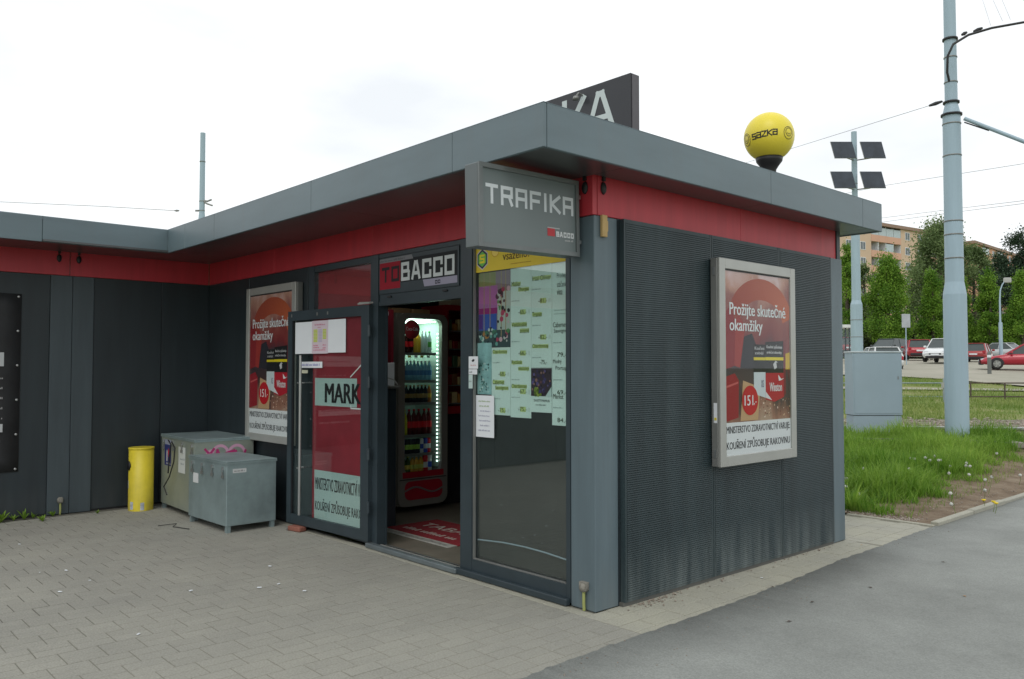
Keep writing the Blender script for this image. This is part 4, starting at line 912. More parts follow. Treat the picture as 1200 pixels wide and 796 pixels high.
MB().box(-.02, -.015, .05, FWD-.05, .45, .451).build('base_lip', M['alu'], fg)
SH = [1.755, 1.445, 1.195, .835, .625, .40]
for z in SH:
    s_ = MB().box(-.50, -.075, .035, FWD-.115, z-.012, z-.002); s_.box(-.0748, -.068, .035, FWD-.115, z-.024, z+.008); so = s_.build('shelf', M['alu'], fg)
for k, u in enumerate((.09, .17, .26, .34, .43)): box('price_tag', M['white'] if k % 2 == 0 else M['yellow'], fg, -.0675, -.066, u, u+.045, SH[0]-.05, SH[0]-.026)
box('pane', M['glass_clear'], fg, -.058, -.054, .08, FWD-.08, .415, FH-.06)
def bottle(name, body, cap, label, h=.24, r=.032):
    m = MB(); m.lathe([(0, 0), (r, .0), (r, h*.28)], (0, 0, 0), body, 10); m.lathe([(r*1.01, h*.28), (r*1.01, h*.52)], (0, 0, 0), label, 10)
    m.lathe([(r, h*.52), (r, h*.60), (r*.8, h*.74), (r*.36, h*.88), (r*.36, h*.93)], (0, 0, 0), body, 10); m.lathe([(r*.42, h*.93), (r*.42, h), (0, h)], (0, 0, 0), cap, 8); return m.build(name)
def can(c1, c2, h=.165, r=.028):
    m = MB(); m.lathe([(0, 0), (r*.8, 0), (r, .01), (r, h*.3)], (0, 0, 0), c1, 10); m.lathe([(r, h*.3), (r, h*.62)], (0, 0, 0), c2, 10); m.lathe([(r, h*.62), (r, h-.012), (r*.8, h), (0, h)], (0, 0, 0), c1, 10); return m.build('can')
f3 = lambda r, g, b: flat(srgb(min(r*1.4+8, 235), min(g*1.4+8, 235), min(b*1.4+8, 235)), .25)
COLA, ORG, CLR, WAT, YLW, BLU, GRNB, DRK = f3(40, 16, 14), f3(206, 130, 40), f3(150, 180, 176), f3(96, 140, 160), f3(214, 170, 40), f3(40, 60, 140), f3(70, 130, 60), f3(24, 26, 34)
RDL, WHL = f3(176, 24, 30), f3(200, 205, 200)
def row(z, specs, label_of, h, r, n, x=-.13, y0=.095, y1=None):
    y1 = y1 or FWD-.17
    for k in range(n):
        sp_ = specs[k]; key = (sp_, h)
        lab, grp = label_of[sp_]
        if key not in _proto:
            _proto[key] = KIND[sp_](h, r); o = _proto[key]
        else:
            o = _proto[key].copy(); COL.objects.link(o)
        o.location = (fg.location.x+x+random.gauss(0, .004), fg.location.y+y0+(y1-y0)*k/(n-1), fg.location.z+z); o.rotation_euler.z = random.random()*6
        tag(o, lab if specs.count(sp_) == 1 else ORD[k]+' item from the left: '+lab, 'can' if o.name.startswith('can') else 'bottle', grp)
_proto = {}; ORD = ['first', 'second', 'third', 'fourth', 'fifth', 'sixth', 'seventh', 'eighth', 'ninth']
KIND = {'cola': lambda h, r: bottle('bottle', COLA, RDL, RDL, h, r), 'orange': lambda h, r: bottle('bottle', ORG, f3(30, 60, 120), ORG, h, r), 'lime': lambda h, r: bottle('bottle', CLR, f3(60, 140, 60), GRNB, h, r), 'clear': lambda h, r: bottle('bottle', CLR, WHL, CLR, h, r),
        'water': lambda h, r: bottle('bottle', WAT, WHL, BLU if False else f3(60, 100, 140), h, r), 'tea': lambda h, r: bottle('bottle', f3(120, 70, 24), YLW, ORG, h, r), 'dark': lambda h, r: bottle('bottle', DRK, f3(120, 90, 40), f3(110, 90, 50), h, r),
        'yellow': lambda h, r: bottle('bottle', YLW, f3(230, 200, 60), YLW, h, r), 'redb': lambda h, r: bottle('bottle', f3(70, 14, 16), RDL, RDL, h, r),
        'bluecan': lambda h, r: can(BLU, WHL, h, r), 'blackcan': lambda h, r: can(DRK, f3(120, 150, 60), h, r), 'silvercan': lambda h, r: can(WHL, BLU, h, r), 'redcan': lambda h, r: can(RDL, WHL, h, r), 'greenb': lambda h, r: bottle('bottle', f3(50, 70, 26), f3(190, 160, 60), f3(160, 140, 60), h, r), 'juice': lambda h, r: bottle('bottle', f3(170, 120, 40), WHL, f3(150, 150, 70), h, r)}
def lab(t_, g_): return (t_, g_)
row(SH[0], ['cola']*4+['orange']*2+['clear', 'clear', 'lime'], {'cola': lab('dark cola bottle with red label on the top fridge shelf', 'cola bottles, top shelf'), 'orange': lab('orange soda bottle on the top fridge shelf', 'orange soda bottles, top shelf'), 'clear': lab('clear soda bottle on the top fridge shelf', 'clear soda bottles, top shelf'), 'lime': lab('clear bottle with green label, right end of top fridge shelf', None)}, .255, .030, 9)
row(SH[1], ['water']*9, {'water': lab('blue tinted water bottle on the second fridge shelf', 'water bottles, second shelf')}, .225, .029, 9)
row(SH[2], ['tea']+['dark']*7+['tea'], {'tea': lab('amber drink bottle at an end of the third fridge shelf', 'amber bottles, third shelf'), 'dark': lab('dark bottle with tan label on the third fridge shelf', 'dark bottles, third shelf')}, .20, .028, 9)
row(SH[3], ['yellow']*2+['redb']*5, {'yellow': lab('yellow juice bottle at the left of the fourth fridge shelf', 'yellow bottles, fourth shelf'), 'redb': lab('dark red bottle on the fourth fridge shelf', 'red bottles, fourth shelf')}, .29, .036, 7)
row(SH[4], ['bluecan']*2+['blackcan']*4+['silvercan', 'bluecan', 'redcan'], {'bluecan': lab('blue drink can on the fifth fridge shelf', 'blue cans, fifth shelf'), 'blackcan': lab('black energy drink can on the fifth fridge shelf', 'black cans, fifth shelf'), 'silvercan': lab('single silver and blue can on the fifth fridge shelf', None), 'redcan': lab('red can at the right end of the fifth fridge shelf', None)}, .165, .027, 9)
row(SH[5], ['greenb']*3+['juice']*3+['redcan', 'silvercan'], {'greenb': lab('olive green bottle on the lowest fridge shelf', 'green bottles, lowest shelf'), 'juice': lab('golden juice bottle on the lowest fridge shelf', 'juice bottles, lowest shelf'), 'redcan': lab('red can standing on the lowest fridge shelf', None), 'silvercan': lab('silver can at the right of the lowest fridge shelf', None)}, .20, .031, 8, x=-.12)
# red cabinet beside the fridge
rc = thing('display_cabinet', 'red glazed snack cabinet to the right of the drinks fridge', 'cabinet', (-4.0, 1.86, .008))
m = MB(); m.box(-.5, 0, 0, .035, 1.05, 2.33).box(-.5, 0, .72, .75, 1.05, 2.33).box(-.5, 0, .0355, .7195, 2.27, 2.33).box(-.5, 0, .0355, .7195, 1.05, 1.14).box(-.5, -.47, .0355, .7195, 1.141, 2.269); m.build('cabinet_body', mat('cabinet_red', (.34, .012, .02), .4), rc)
box('lower_cabinet', M['black'], rc, -.5, -.02, 0, .75, 0, 1.045)
for k in range(5):
    z = 1.16+k*.215; box('shelf', M['alu_dark'], rc, -.46, -.03, .037, .718, z, z+.012)
rr = random.Random(9)
for k in range(5):
    for j in range(4):
        c, cn = rr.choice([((150, 40, 40), 'red'), ((190, 170, 120), 'cream'), ((60, 60, 120), 'blue'), ((120, 80, 50), 'brown'), ((180, 120, 50), 'orange'), ((70, 100, 70), 'green')])
        pk = MB(); pk.box(-.04, .04, -.035, .035, 0, rr.uniform(.08, .14), flat(srgb(*c)), .006); o = pk.build('snack_pack'); o.location = (-4.0-.09, 1.86+.09+j*.085, .008+1.1725+k*.215); o.rotation_euler.z = rr.uniform(-.1, .1)
        tag(o, cn+' snack pack, '+ORD[j]+' from the left on the '+('lowest', 'second lowest', 'middle', 'second highest', 'top')[k]+' shelf of the red cabinet', 'snack pack', 'snack packs in the red cabinet')
for j, (y, l_) in enumerate(((1.20, 'flat brown carton lying left on top of the fridge'), (1.48, 'flat brown carton lying right on top of the fridge'))):
    b_ = MB(); b_.box(-.13, .13, -.12, .12, 0, .055, None, .004); o = thing('carton', l_, 'carton', (-4.10, y, 2.209)); b_.build('carton_body', M['cardboard'], o); box('tape', mat('tape_tan', (.5, .38, .2), .4), o, -.1305, .1305, -.02, .02, .0555, .0562)
o = thing('carton', 'open cream carton on top of the red cabinet', 'carton', (-4.16, 2.1, 2.339)); b_ = MB(); b_.box(-.12, .12, -.14, -.134, 0, .12).box(-.12, .12, .134, .14, 0, .12).box(-.12, -.114, -.1335, .1335, 0, .12).box(.114, .12, -.1335, .1335, 0, .12).box(-.1135, .1135, -.1335, .1335, 0, .006); b_.build('carton_body', mat('carton_cream', (.5, .42, .30), .8), o); MB().face([(.12, -.14, .12), (.12, .14, .12), (.2, .13, .17), (.2, -.13, .17)]); box('flap', mat('flap_cream', (.55, .46, .34), .8), o, .121, .124, -.13, .13, .06, .17)
# stand with paper box just inside the door
sd_ = thing('counter_stand', 'dark counter stand just inside the left of the doorway', 'counter', (-3.70, .50, .008)); box('stand_body', M['frame'], sd_, 0, .38, 0, .20, 0, 1.38, .006); box('stand_top', M['alu_dark'], sd_, -.01, .395, -.01, .21, 1.381, 1.40)
pb = thing('leaflet_holder', 'white leaflet holder standing on the dark counter', 'leaflet holder', (-3.345, .515, 1.409)); b_ = MB(); b_.box(0, .115, 0, .10, 0, .24, None, .004); b_.build('holder_box', M['white'], pb); MB().box(.125, .19, -.0, .12, 0, .012).tube([(.12, .02, .09), (.18, .05, .07), (.2, .08, .02)], .005, None, 5).build('holder_tray', M['alu'], pb)
cl_ = thing('ceiling_lamp', 'lit tube lamp on the shop ceiling glimpsed through the glazing above the door', 'ceiling lamp', (-3.05, .55, 2.50)); box('lamp_housing', M['white'], cl_, -.65, .65, -.07, .07, .035, .084); box('lamp_tube', emis('tube_light', (.95, 1., .93), 5), cl_, -.62, .62, -.025, .025, .0, .034)
rb = thing('wall_board', 'narrow red board inside the doorway above the leaflet holder', 'board', (-3.72, .80, 1.409)); box('board_panel', mat('board_red', (.22, .015, .03), .5), rb, 0, .15, 0, .03, .0, .80); box('board_clip', M['white'], rb, .05, .10, -.004, -.0005, .74, .78)
# red entrance mat
mt = thing('doormat', 'red entrance mat with white lettering lying inside the doorway', 'doormat', (-3.30, .46, .008)); box('mat_pile', mat('mat_red', (.28, .02, .03), .95, 0, .2, 20, .4, 200), mt, 0, 1.15, .10, .74, 0, .007); box('mat_border', mat('mat_border_grey', (.42, .42, .38), .9, 0, .25, 20), mt, 0, 1.15, 0, .0995, 0, .0065)
ik = Ink((0, 0, .0072), X3, (0, 0, -1)); ik.xf = Matrix(((1, 0, 0, 0), (0, 0, 1, 0), (0, -1, 0, .0072), (0, 0, 0, 1)))
ik.text('TABÁK', .12, .42, .98, .60, (.6, .55, .5), 1, .02); ik.scribble(.12, .22, .95, .30, (.6, .55, .5), 1); ik.scribble(.08, .03, 1.08, .06, (.2, .18, .17), 1); ik.build('mat_print', mt)
PALE_LINE = [(0, .280), (.29, .302), (.53, .307), (.74, .301), (.985, .284)]; ic = thing('window_line', 'thin pale line curving across the lower shop window behind the glass', 'cable', (-1.25, .046, .30)); MB().tube([(u, 0, z-.30) for u, z in PALE_LINE], .006, M['cabinet'], 6).build('line_tube', None, ic)  # thin pale tube curving across the lower pane, before the backing


# ================================================================== THINGS IN THE CORNER OF THE YARD
bn_ = thing('litter_bin', 'yellow cylindrical litter bin standing by the wing wall', 'litter bin', (-6.09, -.865, .0))
NB = 28; Rb, Hb = .132, .70
m = MB(); rings = []
for z, r in ((.0, Rb), (Hb, Rb*1.0), (Hb, Rb-.006), (.02, Rb-.006)): rings.append([m.v((r*math.cos(2*math.pi*j/NB), r*math.sin(2*math.pi*j/NB), z)) for j in range(NB)])
for a, b in zip(rings, rings[1:]):
    for j in range(NB): m.bm.faces.new((a[j], a[(j+1) % NB], b[(j+1) % NB], b[j])).smooth = True
m.bm.faces.new(rings[3]); m.build('bin_body', M['bin'], bn_)
MB().lathe([(Rb+.001, Hb-.018), (Rb+.006, Hb-.014), (Rb+.006, Hb-.001), (Rb+.0, Hb+.003), (Rb-.005, Hb+.002)], (0, 0, 0), None, NB).build('bin_rim', M['bin'], bn_)
ap = math.atan2(-1.0, -.05); hole = MB(); c = Vector((math.cos(ap), math.sin(ap), 0))
hole.lathe([(.0, -.01), (.05, -.01), (.055, .006), (.0, .006)], (0, 0, 0), None, 16, 'y'); ho = hole.build('bin_opening', M['black'], bn_); ho.location = c*(Rb+.001)+Vector((0, 0, .505)); ho.rotation_euler.z = ap-rad(90)
for a_, z in ((-1.25, .02), (-.35, .01), (-1.9, .25)):
    s_ = MB(); s_.prism([(math.cos(a_+k*.06)*(Rb+.0015), math.sin(a_+k*.06)*(Rb+.0015)) for k in range(6)]+[(math.cos(a_+k*.06)*(Rb+.0007), math.sin(a_+k*.06)*(Rb+.0007)) for k in range(5, -1, -1)], z, z+.085, None, 'z'); s_.build('bin_sticker', mat('sticker_worn', (.42, .45, .5), .6, 0, .4, 20), bn_)
def chest(label, o, rz, W_, D_, H_, m):
    """front faces -y, local x to the left is negative: x from -W to 0"""
    t = thing('metal_chest', label, 'chest', o, rz, 'galvanised chests by the wall')
    box('chest_body', m, t, -W_, 0, 0, D_, .065, H_-.013, .004)
    lid = MB(); lid.box(-W_-.006, .006, -.006, D_+.006, H_-.012, H_, None, .003); lid.box(-W_-.006, .006, -.006, -.003, H_-.03, H_-.0125).box(.003, .006, -.0025, D_+.006, H_-.03, H_-.0125)
    lo = lid.build('lid', M['galv'], t)
    for x in (-W_+.01, -.05):
        for y in (.01, D_-.05): box('foot', M['galv'], t, x, x+.04, y, y+.04, 0, .0645)
    for k in range(4):
        x = -W_+.10+k*(W_-.17)/3
        h = MB(); h.box(x-.012, x+.012, -.016, -.0005, H_-.085, H_-.052); h.box(x-.005, x+.005, -.02, -.0165, H_-.13, H_-.06); h.build('latch', M['steel'], t)
        MB().tube([(x-.010, -.012, H_-.135), (x-.010, -.012, H_-.115), (x, -.012, H_-.106), (x+.010, -.012, H_-.115), (x+.010, -.012, H_-.135)], .0035, None, 5).box(x-.016, x+.016, -.02, -.004, H_-.165, H_-.1355).build('padlock', M['alu_dark'], t)
    return t
c2 = chest('larger galvanised chest at the back with stained front and pink graffiti on its side', (-4.99, -.69, 0), rad(-2), 1.08, .64, .845, M['galv_olive'])
ik = Ink((-1.08, 0, 0), X3, Y3)
ik.rect(.12, .50, .34, .79, srgb(40, 50, 110), 1); ik.rect(.12, .735, .34, .79, srgb(140, 146, 165), 2); ik.poly([(.19, .55), (.215, .55), (.215, .66), (.20, .68), (.19, .66)], (.7, .7, .7), 2); ik.poly([(.245, .59), (.275, .66), (.26, .70), (.235, .66)], srgb(190, 50, 40), 2); ik.scribble(.18, .515, .32, .535, (.6, .6, .6), 2)
ik.build('sticker', c2)
ik = Ink((-1.08, 0, 0), X3, Y3); ik.rect(.58, .46, .80, .74, (.6, .63, .6), 1); ik.scribble(.66, .55, .76, .57, (.25, .3, .3), 2); ik.scribble(.64, .60, .78, .62, (.25, .3, .3), 2); ik.build('label', c2)
c1 = chest('smaller galvanised chest standing in front with open gap under it', (-4.12, -.715, 0), rad(1.6), .89, .52, .69, M['galv'])
ik = Ink((-.89, 0, 0), X3, Y3); ik.rect(.11, .42, .24, .52, (.66, .68, .68), 1); ik.build('label', c1)
ik = Ink((0, 0, 0), Y3, (-1, 0, 0)); ik.rect(.06, .575, .20, .615, (.6, .62, .62), 1); ik.scribble(.075, .588, .185, .602, (.15, .15, .15), 2); ik.build('label', c1)
wr = thing('loose_wire', 'dark wire hanging over the front of the larger chest', 'wire', (-5.64, -.70, .70)); MB().tube([(-.0, -.03, .10), (.08, -.03, .06), (.05, -.03, -.06), (.02, -.03, -.18), (.0, -.028, -.26)], .008, M['black'], 5).tube([(.10, -.03, .09), (.20, -.03, .03), (.17, -.03, -.12), (.04, -.03, -.30), (-.12, -.03, -.42), (-.02, -.03, -.5)], .007, M['black'], 5).build('wire_strand', None, wr)
gr = Ink((0, 0, 0), Y3, (-1, 0, 0), .0008); PKL, PKD = (.60, .33, .46), (.42, .035, .16)
for cu_, cv_, r0_ in ((.27, .685, .085), (.45, .675, .09)): gr.ring(cu_, cv_, r0_-.018, r0_+.012, PKL, 1, 5, 175, 14)
gr.ring(.18, .665, .045, .07, PKL, 1, 90, 250, 10)
for P_ in ([(.11, .735), (.19, .645)], [(.20, .735), (.13, .645)], [(.22, .65), (.24, .72), (.27, .66), (.35, .69), (.42, .71)], [(.30, .655), (.36, .665), (.44, .70)], [(.53, .66), (.545, .70)]): gr.stroke(P_, .024, PKD, 2)
gr.build('graffiti', c2)  # flat pink graffiti strokes on the side of the larger chest
w_ = thing('bent_wire', 'thin bent wire lying on the paving before the small chest', 'wire', (-4.72, -1.02, .004)); MB().tube([(-.22, -.05, .003), (-.12, .1, .02), (-.06, .04, .004), (.16, .12, .003)], .004, None, 5).build('wire_strand', M['black'], w_)
o = thing('brick_chock', 'small red brick chocking the open glass door from below', 'brick', (-3.78, -.145, .0), rad(12)); MB().box(-.10, .08, -.04, .05, .001, .048, M['brick'], .008).build('brick_body', None, o); MB().box(-.125, -.105, -.035, .035, .001, .03, M['alu_dark'], .004).build('stone_chip', None, o)
o = thing('wood_offcut', 'two pale wood offcuts fixed high on the corner post', 'wood piece', (.003, .055, 2.472)); box('wood_strip', M['wood'], o, 0, .022, 0, .05, 0, .145, .002); box('wood_strip', M['wood'], o, 0, .012, .055, .068, .04, .11, .001)
for lab_, (x, y), q in (('frayed cable end sticking out at the foot of the corner post', (-.088, -.002), 0), ('cable end sticking out at the foot of the wing post', (WX+.024, -1.627), 1)):
    o = thing('cable_end', lab_, 'cable end', (x, y, 0)); nn = (0, -1) if q == 0 else (1, 0)
    b_ = MB(); b_.tube([(nn[0]*.012, nn[1]*.012, .005), (nn[0]*.02+.004, nn[1]*.02, .05), (nn[0]*.016, nn[1]*.016, .13)], .011, None, 7); b_.build('cable', mat('cable_yellowgreen', (.33, .36, .12), .6), o)
    b_ = MB(); b_.lathe([(0, -.03), (.026, -.026), (.034, .0), (.028, .026), (.0, .034)], (nn[0]*.014, nn[1]*.014, .155), None, 8); b_.box(nn[0]*.014-.03, nn[0]*.014+.03, nn[1]*.014-.016, nn[1]*.014+.016, .14, .19); b_.build('mortar_plug', mat('mortar', (.22, .21, .18), .9, 0, .3, 30, .5, 60), o)
# scraps
for x, y in ((-3.55, -2.25), (-3.62, -2.42), (-3.1, -2.2), (-2.9, -2.45), (-2.05, -1.35), (-2.6, -1.0), (-2.05, -1.2), (-1.75, -1.15), (-2.3, -1.75), (-1.55, -2.35), (.25, 1.6), (-4.9, -2.3)):
    b_ = MB(); a_ = random.random()*3
    b_.box(-.012, .012, -.006, .006, 0, .005, None, .002); o = b_.build('litter_scrap', M['white']); o.location = (x, y, .004); o.rotation_euler.z = a_; o.scale = (random.uniform(.7, 1.4),)*3
    tag(o, 'tiny white scrap of litter lying on the paving', 'litter', 'white litter scraps on the paving')
# ================================================================== VERGE
def blades(name, P, h, wd, m, bend=.5, seg=2):
    """grass blades at points P (n,3), heights h: two quads and a tip, bent"""
    n = len(P); az = RNG.uniform(0, 2*np.pi, n); lean = RNG.uniform(.1, 1, n)*bend
    dx, dy = np.cos(az), np.sin(az); sx, sy = -dy*wd/2, dx*wd/2
    V = []
    for t, wk in ((0, 1.), (.5, .8), (1., .12)):
        c = P+np.stack([dx*lean*h*t*t, dy*lean*h*t*t, h*t*(1-.25*lean*t)], 1)
        V += [c-np.stack([sx*wk, sy*wk, np.zeros(n)], 1), c+np.stack([sx*wk, sy*wk, np.zeros(n)], 1)]
    V = np.stack(V, 1).reshape(-1, 3); b = np.arange(n)[:, None]*6
    F = np.concatenate([b+np.array([[0, 1, 3, 2]]), b+np.array([[2, 3, 5, 4]])])
    pn = np.sin(P[:, 0]*2.1+1)*np.sin(P[:, 1]*1.7)*.18+np.sin(P[:, 0]*.7+P[:, 1]*.9)*.14
    tone = np.clip(RNG.uniform(.1, .8, n)+pn, 0, 1)
    return tag(quads(name, V, F, m, None, np.concatenate([tone*.9, tone])), kind='stuff')
def scatter(n, x0, x1, y0, y1, keep):
    p = np.stack([RNG.uniform(x0, x1, n), RNG.uniform(y0, y1, n)], 1); d = p-np.array([CAM.x, CAM.y]); dep = d@np.array(F0[:2]); s_ = d@np.array(RT[:2])
    k = keep(p[:, 0], p[:, 1], dep) & (s_/np.maximum(dep, .1) > .33) & (s_/np.maximum(dep, .1) < .70); p = p[k]
    return np.column_stack([p, terr(p[:, 0], p[:, 1])-.01])
def dirt_edge(y): return np.interp(y, [4.7, 5.2, 7.5, 11, 14, 16], [-.25, -.33, -.52, -.80, -1.3, -1.8])
G = scatter(330000, -9, 0, 4.82, 17.5, lambda x, y, d: (x < dirt_edge(y)+.25*np.sin(y*3.1)*.5+.12*np.sin(y*7.7)) & (d < 15.4) & (y > 4.86+.05*np.sin(x*9)))
ed = np.clip((dirt_edge(G[:, 1])-G[:, 0])/.28, 0.4, 1); lp = .72+.35*np.sin(G[:, 0]*3.3+1)*np.sin(G[:, 1]*2.6)+.2*np.sin(G[:, 0]*9)*np.sin(G[:, 1]*8)
dG = (G[:, 0]-CAM.x)*F0.x+(G[:, 1]-CAM.y)*F0.y
h = np.clip((.10+.24*ed)*lp*RNG.uniform(.45, 1.35, len(G)), .04, .5); keep = RNG.uniform(0, 1, len(G)) < np.clip(ed*1.6, .75, 1)*.66*np.clip(1.15-dG/40, .3, 1); G, h = G[keep], h[keep]
blades('long_grass', G, h, .0125, M['grass'], 1.0)
G = scatter(9000, -2.2, .05, 4.85, 15, lambda x, y, d: (x < dirt_edge(y)+.35))
blades('sparse_grass', G, RNG.uniform(.03, .11, len(G)), .008, M['grass_far'], .9)
G = scatter(900000, -60, 0, 10, 75, lambda x, y, d: ((d > 18.8) & (d < 42) | ((d > 15) & (d < 15.8))) & (np.abs(d-35.9) > .9))
s_ = (G[:, 0]-CAM.x)*RT.x+(G[:, 1]-CAM.y)*RT.y; d_ = (G[:, 0]-CAM.x)*F0.x+(G[:, 1]-CAM.y)*F0.y
k = (d_ < np.interp(s_, [14, 19, 21.2, 23, 30], [44.5, 43, 40.5, 36.2, 33.5])-.3) & (RNG.uniform(0, 1, len(G)) < np.clip(.25+.5*np.sin(G[:, 0]*1.1)*np.sin(G[:, 1]*.8)+.35*(d_ > 21.5), .05, .6)); G = G[k][:90000]
blades('lawn_grass', G, RNG.uniform(.04, .16, len(G)), .02, M['grass_far'], .8)
# plantain-like rosette against the kiosk end and dandelions
def frond_plant(name, lab_, cat, loc, n, h, m, wd=.02, group=None, seed=1):
    t = thing(name, lab_, cat, loc, 0, group); rr = random.Random(seed)
    for part, cnt, hh in (('leaf', n, h),):
        for k in range(cnt):
            b_ = MB(); a = rr.uniform(0, 6.28); ln = hh*rr.uniform(.6, 1.1); sp_ = rr.uniform(.25, .9); prev = None
            for q in range(6):
                s_ = q/5; p = Vector((math.cos(a)*sp_*ln*s_, math.sin(a)*sp_*ln*s_, ln*(s_-.45*sp_*s_*s_))); ww = Vector((-math.sin(a), math.cos(a), 0))*wd*(.5+1.2*s_*(1-s_)*2-.45*s_)
                if prev: b_.face([prev[0]-prev[1], prev[0]+prev[1], p+ww, p-ww])
                prev = (p, ww)
            o = b_.build(part, m, t); at_ = o.data.attributes.new('tone', 'FLOAT', 'FACE'); at_.data.foreach_set('value', [rr.uniform(.3, .9)]*len(o.data.polygons))
    return t
frond_plant('weed', 'arching long-leaved weed growing against the far end of the kiosk', 'weed', (-.62, 4.93, 0), 38, .48, M['grass'], .007, seed=3)
frond_plant('weed', 'bright green weed sprouting at the wing wall, leftmost in view', 'weed', (WX+.12, -2.20, .0), 20, .15, M['grass'], .018, seed=4)
frond_plant('weed', 'low flat weed in the paving joint before the wing post', 'weed', (WX+.26, -1.86, .0), 12, .07, M['grass'], .012, seed=5)
frond_plant('weed', 'tiny weed tuft between wing post and litter bin', 'weed', (WX+.22, -1.30, .0), 8, .05, M['grass'], .010, seed=6)
frond_plant('weed', 'low dark weed below the black banner edge', 'weed', (WX+.09, -1.98, .0), 10, .13, M['grass'], .012, seed=7)
for k_, (px, py, l_) in enumerate(((16, 610, 'flat green weed in the joints, second from the left edge'), (38, 607, 'flat green weed in the joints below the wing post corner'), (50, 611, 'flattest green weed farther out from the wing wall'), (62, 605, 'short weed right before the cable end of the wing post'))):
    d_ = FW+RT*((px-600)/964)+UC*((398-py)/964); p = CAM+d_*(-CAM.z/d_.z); p.x = max(p.x, WX+.07)
    frond_plant('weed', l_, 'weed', (p.x, p.y, .0), 12, .075, M['grass'], .010, seed=30+k_)
stemm = flat((.14, .2, .05)); puff = flat((.62, .63, .58)); yel = flat((.75, .55, .02))
def dandelion(pt, h_, yellow):
    b_ = MB(); lean = Vector((random.uniform(-.05, .05), random.uniform(-.05, .05), h_)); b_.tube([(0, 0, 0), lean*.6+Vector((.01, 0, 0)), lean], .003, stemm, 4)
    if yellow:
        b_.lathe([(0, -.01), (.012, -.006), (.026, .006), (.02, .012), (0, .014)], lean, yel, 9)
    else:
        for k in range(26):
            v_ = Vector((random.gauss(0, 1), random.gauss(0, 1), random.gauss(0, 1))).normalized(); e1 = v_.orthogonal().normalized()*.009; e2 = v_.cross(e1).normalized()*.009; c = lean+v_*.017
            b_.face([c-e1-e2, c+e1-e2, c+e1+e2, c-e1+e2], puff)
        b_.lathe([(0, -.012), (.013, 0), (0, .012)], lean, puff, 6)
    o = b_.build('dandelion'); o.location = pt
    return tag(o, 'yellow dandelion in bloom at the verge edge' if yellow else 'white dandelion clock standing in the green verge', 'dandelion', 'yellow dandelions' if yellow else 'dandelion clocks in the verge')
def on_ground(px, py):
    d = FW+RT*((px-600)/964)+UC*((398-py)/964)
    for t_ in np.arange(6, 60, .05):
        p = CAM+d*t_
        if p.z < terr(p.x, p.y)+.0: return p
    return p
for px, py, yl in ((1062, 541, 0), (1077, 543, 0), (1086, 545, 0), (1091, 546, 0), (1097, 541, 0), (1098, 548, 0), (1104, 545, 0), (1112, 549, 0), (1114, 558, 0), (1135, 552, 0), (1138, 548, 0), (1142, 553, 0), (1136, 560, 0), (1149, 571, 0), (1158, 571, 0), (1152, 581, 0), (1119, 588, 0), (1121, 597, 0), (1064, 552, 0), (1010, 556, 0), (990, 565, 0), (995, 582, 0), (987, 578, 0), (1013, 585, 0), (1153, 589, 1), (1164, 592, 1), (1166, 594, 1), (1171, 538, 0), (1194, 561, 0)):
    p = on_ground(px, py+9); dandelion((p.x, p.y, float(terr(p.x, p.y))), .11 if yl else random.uniform(.13, .22), yl)
# pebbles
pv = []; pf = []; ico = bmesh.new(); bmesh.ops.create_icosphere(ico, subdivisions=1, radius=1); iv = np.array([v.co[:] for v in ico.verts]); if_ = np.array([[v.index for v in f.verts] for f in ico.faces]); ico.free()
def pebbles(name, pts, r0, r1, m):
    V, F = [], []
    for k, p in enumerate(pts):
        r = random.uniform(r0, r1); sc = np.array([random.uniform(.7, 1.3), random.uniform(.7, 1.3), random.uniform(.4, .8)])*r; a = random.random()*6; q = iv*sc*RNG.uniform(.85, 1.15, (len(iv), 1)); q = np.stack([q[:, 0]*math.cos(a)-q[:, 1]*math.sin(a), q[:, 0]*math.sin(a)+q[:, 1]*math.cos(a), q[:, 2]], 1)
        F.append(if_+len(V)*len(iv)); V.append(q+np.array(p))
    return tag(quads(name, np.concatenate(V), np.concatenate(F), m, None, RNG.uniform(0, 1, sum(len(f) for f in F))), kind='stuff')
M['pebble'] = leaf_mat('pebbles', (.16, .12, .095), (.42, .37, .31), 0.)
pebbles('edge_gravel', [(random.uniform(-1.3, .10), random.triangular(4.76, 5.05, 4.80), .010) for _ in range(520)], .006, .017, M['pebble'])
pebbles('wall_foot_gravel', [(.055+random.expovariate(28), random.gauss(.52, .12), .006) for _ in range(70)]+[(.055+random.expovariate(40), random.uniform(.3, 3.1), .005) for _ in range(60)], .003, .009, M['pebble'])
pp = []
for _ in range(1900):
    s_ = random.uniform(3, 12); d0 = random.triangular(15.6, 20.6, 17.5)-s_*.12+.6; x, y = sd_xy(s_, d0); pp.append((x, y, float(terr(x, y))+.02))
pebbles('ballast_stones', pp, .02, .055, M['pebble'])
pebbles('dirt_stones', [(lambda y: (random.uniform(float(dirt_edge(y)), .2), y, .02))(random.uniform(4.9, 11)) for _ in range(420)], .003, .011, M['pebble'])

